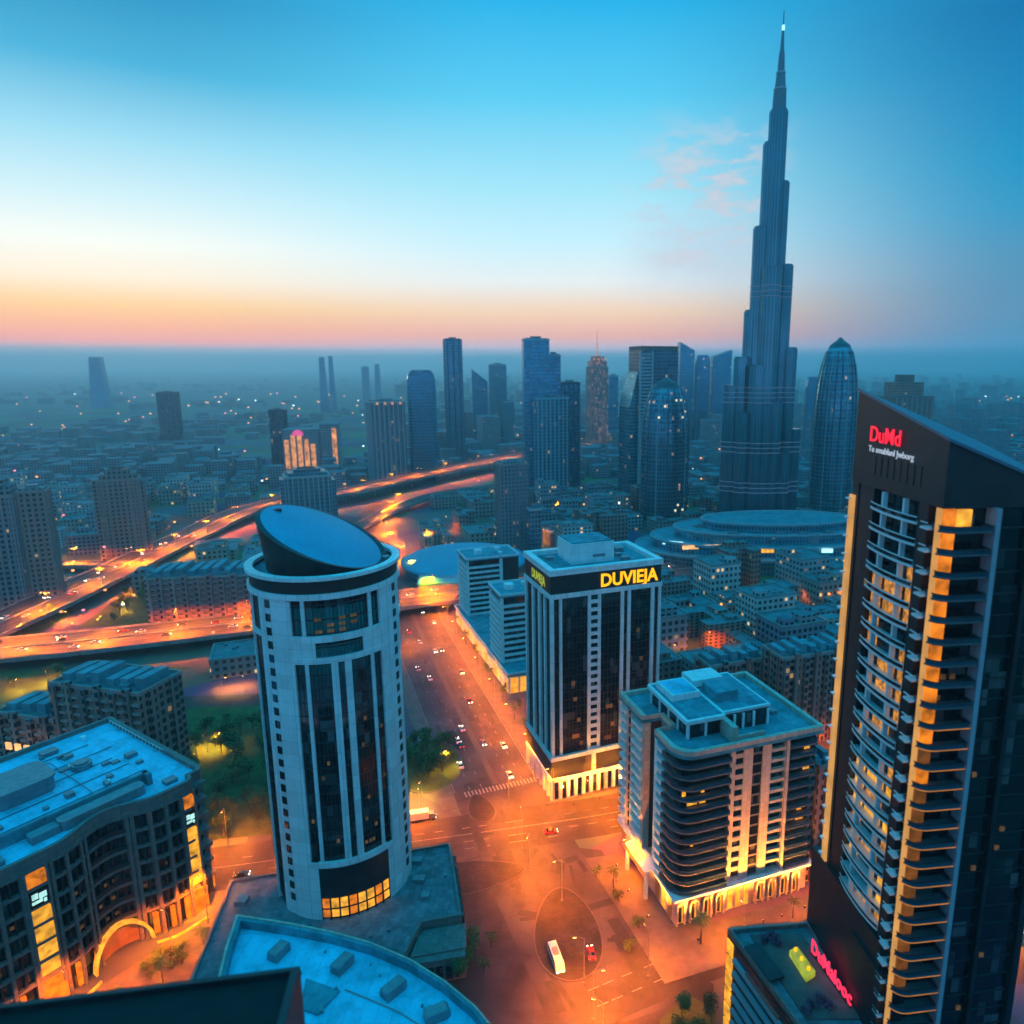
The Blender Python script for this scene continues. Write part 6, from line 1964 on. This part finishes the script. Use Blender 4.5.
# ---------------------------------------------------------------- vehicles
def car_proto(name, label, paint, L=4.5, Wd=1.82, van=False):
    r = thing(name, label, 'car')
    if van:
        L, Wd, H = 8.4, 2.3, 2.75
        prof = [(0, .45), (0, 1.25), (.25, 1.5), (.55, 2.3), (1.1, H - .05), (L - .3, H), (L, H - .3), (L, .45)]
    else:
        H = 1.45
        prof = [(0, .35), (.02, .68), (.5, .82), (1.15, .92), (L - .75, .98), (L - .12, .92), (L, .6), (L - .05, .35)]
    n = len(prof); lo = []
    for wf, sh in ((-1, .93), (-.9, 1.0), (.9, 1.0), (1, .93)):
        lo.append([(wf * Wd / 2, y - L / 2, .35 + (z - .35) * (sh if z > .5 else 1)) for y, z in prof])
    m = MB(); m.loft(lo); m.obj('body', paint, r)
    if not van:
        q = [(1.05, .9), (1.75, H - .04), (2.9, H), (L - .85, .96)]
        lo = [[(wf * Wd / 2 * (k if z > 1.1 else .94), y - L / 2, z) for y, z in q] for wf, k in ((-1, .78), (-.9, .8), (.9, .8), (1, .78))]
        m = MB(); m.loft(lo); m.obj('window_glass', M['glass'], r)
        m = MB(); m.box(-Wd * .37, 1.8 - L / 2, H - .03, Wd * .37, 2.95 - L / 2, H + .03); m.obj('roof_panel', paint, r)
    else:
        m = MB()
        for s in (-1, 1): m.box(s * Wd / 2 - .02, 1.5 - L / 2, 1.55, s * Wd / 2 + .03, L / 2 - .4, 2.35)
        m.add([(-Wd * .44, .33 - L / 2 - .06, 1.55), (Wd * .44, .33 - L / 2 - .06, 1.55), (Wd * .42, .95 - L / 2, 2.45), (-Wd * .42, .95 - L / 2, 2.45)], [(0, 1, 2, 3)])
        m.obj('window_glass', M['glass'], r)
        m = MB(); m.box(-.7, -L * .1, H - .02, .7, L * .2, H + .22); m.obj('roof_unit', M['plant'], r)
    wm = MB(); ww = []
    for i in range(12):
        a = 6.283 * i / 12; ww.append((math.cos(a) * .33, math.sin(a) * .33))
    wm.add([(-.11, a, b) for a, b in ww] + [(.11, a, b) for a, b in ww], [tuple(range(12)), tuple(range(12, 24))[::-1]] + [(i, 12 + i, 12 + (i + 1) % 12, (i + 1) % 12) for i in range(12)])
    me = wm.mesh('wheel', M['black'])
    for sx in (-1, 1):
        for yy in (.85 - L / 2, L / 2 - .85):
            o = bpy.data.objects.new('wheel', me); COL.objects.link(o); o.parent = r; o.location = (sx * (Wd / 2 - .1), yy, .33)
    for sx in (-1, 1):
        m = MB(); m.box(sx * Wd * .34 - .2, -L / 2 - .04, .6, sx * Wd * .34 + .2, -L / 2 + .05, .76); m.obj('headlight', M['headlight'], r)
        m = MB(); m.box(sx * Wd * .36 - .2, L / 2 - .08, .68, sx * Wd * .36 + .2, L / 2 + .04, .86); m.obj('taillight', M['taillight'], r)
    return r


M['headlight'] = glowmat('headlight', (1.0, 0.85, 0.6), 25.0, .05)
M['taillight'] = glowmat('taillight', (1.0, 0.03, 0.02), 7.0, .05)
PC = {'white': pmat('white_paint', (0.75, 0.75, 0.75), .25, var=0.03, coat=.5), 'silver': pmat('silver_paint', (0.4, 0.42, 0.44), .25, metal=.5, var=0.03, coat=.5),
      'black': pmat('black_paint', (0.015, 0.016, 0.018), .2, var=0.05, coat=.6), 'red': pmat('red_paint', (0.4, 0.03, 0.03), .25, var=0.05, coat=.5)}
cars = {k: car_proto('car', k + ' saloon car on the orange lit avenue', PC[k]) for k in PC}
for k in cars: cars[k]['group'] = k + ' cars on the avenue'
fc = {}


def put_car(k, x, y, z, heading, label=None, group=None):
    """heading: degrees, direction of travel"""
    rot = heading + 90
    if k not in fc:
        fc[k] = 1; p = cars[k]; p.location = (x, y, z); p.rotation_euler = (0, 0, math.radians(rot)); return p
    return dup(cars[k], (x, y, z), rot, label, group)


lanes = [(-9.4, 1), (-5.9, 1), (-2.4, 1), (2.9, -1), (6.4, -1), (10, -1)]
ks = ['white', 'silver', 'white', 'black', 'white', 'red', 'silver', 'white']
av = [p for p in AV if 236 < p.y < 470]
i = 0
for off, way in lanes:
    for q, a in along(av, -off if False else off, rng.uniform(60, 110), rng.uniform(0, 60)):
        put_car(ks[i % 8], q.x, q.y, .05, a if off < 0 else a + 180); i += 1
for q, a in along(CR, 5.2, 47, 12):
    if -110 < q.x < 70: put_car(ks[i % 8], q.x, q.y, .06, a, ks[i % 8] + ' saloon car on the cross street', ks[i % 8] + ' cars on the cross street'); i += 1
for path, nm in ((HW1, 'elevated highway'), (RAMP[:30], 'curving highway')):
    hw = 6.5 if path is not HW1 else 9
    for off, st in ((-hw, 29), (-hw * .55, 37), (hw * .55, 33), (hw, 41)):
        for q, a in along(path, off, st, rng.uniform(0, 25)):
            if rng.random() < .75:
                k = ks[i % 8]; i += 1
                put_car(k, q.x, q.y, q.z + .06, a if off > 0 else a + 180, k + ' saloon car driving on the ' + nm, k + ' cars on the ' + nm)
x, y = G(591, 955); put_car('red', x, y, .06, 100, 'red car parked beside the white minibus with its tail lights on', 'lone red car')
x, y = G(458, 742); put_car('white', x, y, .06, 112, 'white car with bright red tail lights passing the round garden', 'lone white car')
van = car_proto('minibus', 'white minibus with glowing headlights stopped on the oval traffic island', None or PC['white'], van=True)
van['category'] = 'minibus'
x, y = G(556, 962); van.location = (x, y, .16); van.rotation_euler = (0, 0, math.radians(18))


def truck():
    x, y = G(424, 820)
    r = thing('box_truck', 'white box truck waiting at the kerb behind the round tower', 'truck', (x, y, .06), 104)
    m = MB(); m.box(-1.25, -1.6, 1.0, 1.25, 4.6, 3.6); m.obj('cargo_box', PC['white'], r)
    m = MB(); lo = [[(wf, -3.9, .5), (wf, -3.95, 1.5), (wf, -3.5, 2.5), (wf, -1.75, 2.6), (wf, -1.75, .5)] for wf in (-1.12, 1.12)]; m.loft(lo); m.obj('cab', PC['silver'], r)
    m = MB(); m.add([(-1.0, -3.97, 1.55), (1.0, -3.97, 1.55), (.95, -3.55, 2.42), (-.95, -3.55, 2.42)], [(0, 1, 2, 3)]); m.obj('windscreen', M['glass'], r)
    m = MB(); m.box(-1.0, -1.7, .6, 1.0, 4.5, 1.0); m.obj('chassis', M['black'], r)
    for sx in (-1, 1):
        for yy in (-3.0, 2.6, 3.6):
            m = MB(); vs = [(math.cos(6.283 * i / 12) * .48, math.sin(6.283 * i / 12) * .48) for i in range(12)]
            m.add([(sx * 1.05 - .15, yy + a, .5 + b) for a, b in vs] + [(sx * 1.05 + .15, yy + a, .5 + b) for a, b in vs], [tuple(range(12)), tuple(range(12, 24))[::-1]] + [(i, 12 + i, 12 + (i + 1) % 12, (i + 1) % 12) for i in range(12)])
            m.obj('wheel', M['black'], r)
        m = MB(); m.box(sx * .8 - .2, -4.0, .8, sx * .8 + .2, -3.92, 1.0); m.obj('headlight', M['headlight'], r)
        m = MB(); m.box(sx * .9 - .2, 4.58, 1.0, sx * .9 + .2, 4.66, 1.2); m.obj('taillight', M['taillight'], r)


truck()
# ---------------------------------------------------------------- the evening haze
def haze():
    m = MB(); m.box(-29000, -2500, -1.0, 29000, 38000, 432)
    hm = bpy.data.materials.new("haze"); hm.use_nodes = True
    t = hm.node_tree; t.nodes.clear()
    v = t.nodes.new('ShaderNodeVolumePrincipled'); v.inputs['Color'].default_value = (0.70, 0.95, 1.0, 1); v.inputs['Density'].default_value = HAZE; v.inputs['Anisotropy'].default_value = 0.6
    o = t.nodes.new('ShaderNodeOutputMaterial'); t.links.new(v.outputs[0], o.inputs['Volume'])
    tag(m.obj('haze', hm), 'pale blue evening haze filling the air over the city', 'haze', kind='stuff')


HAZE = 0.00018
haze()
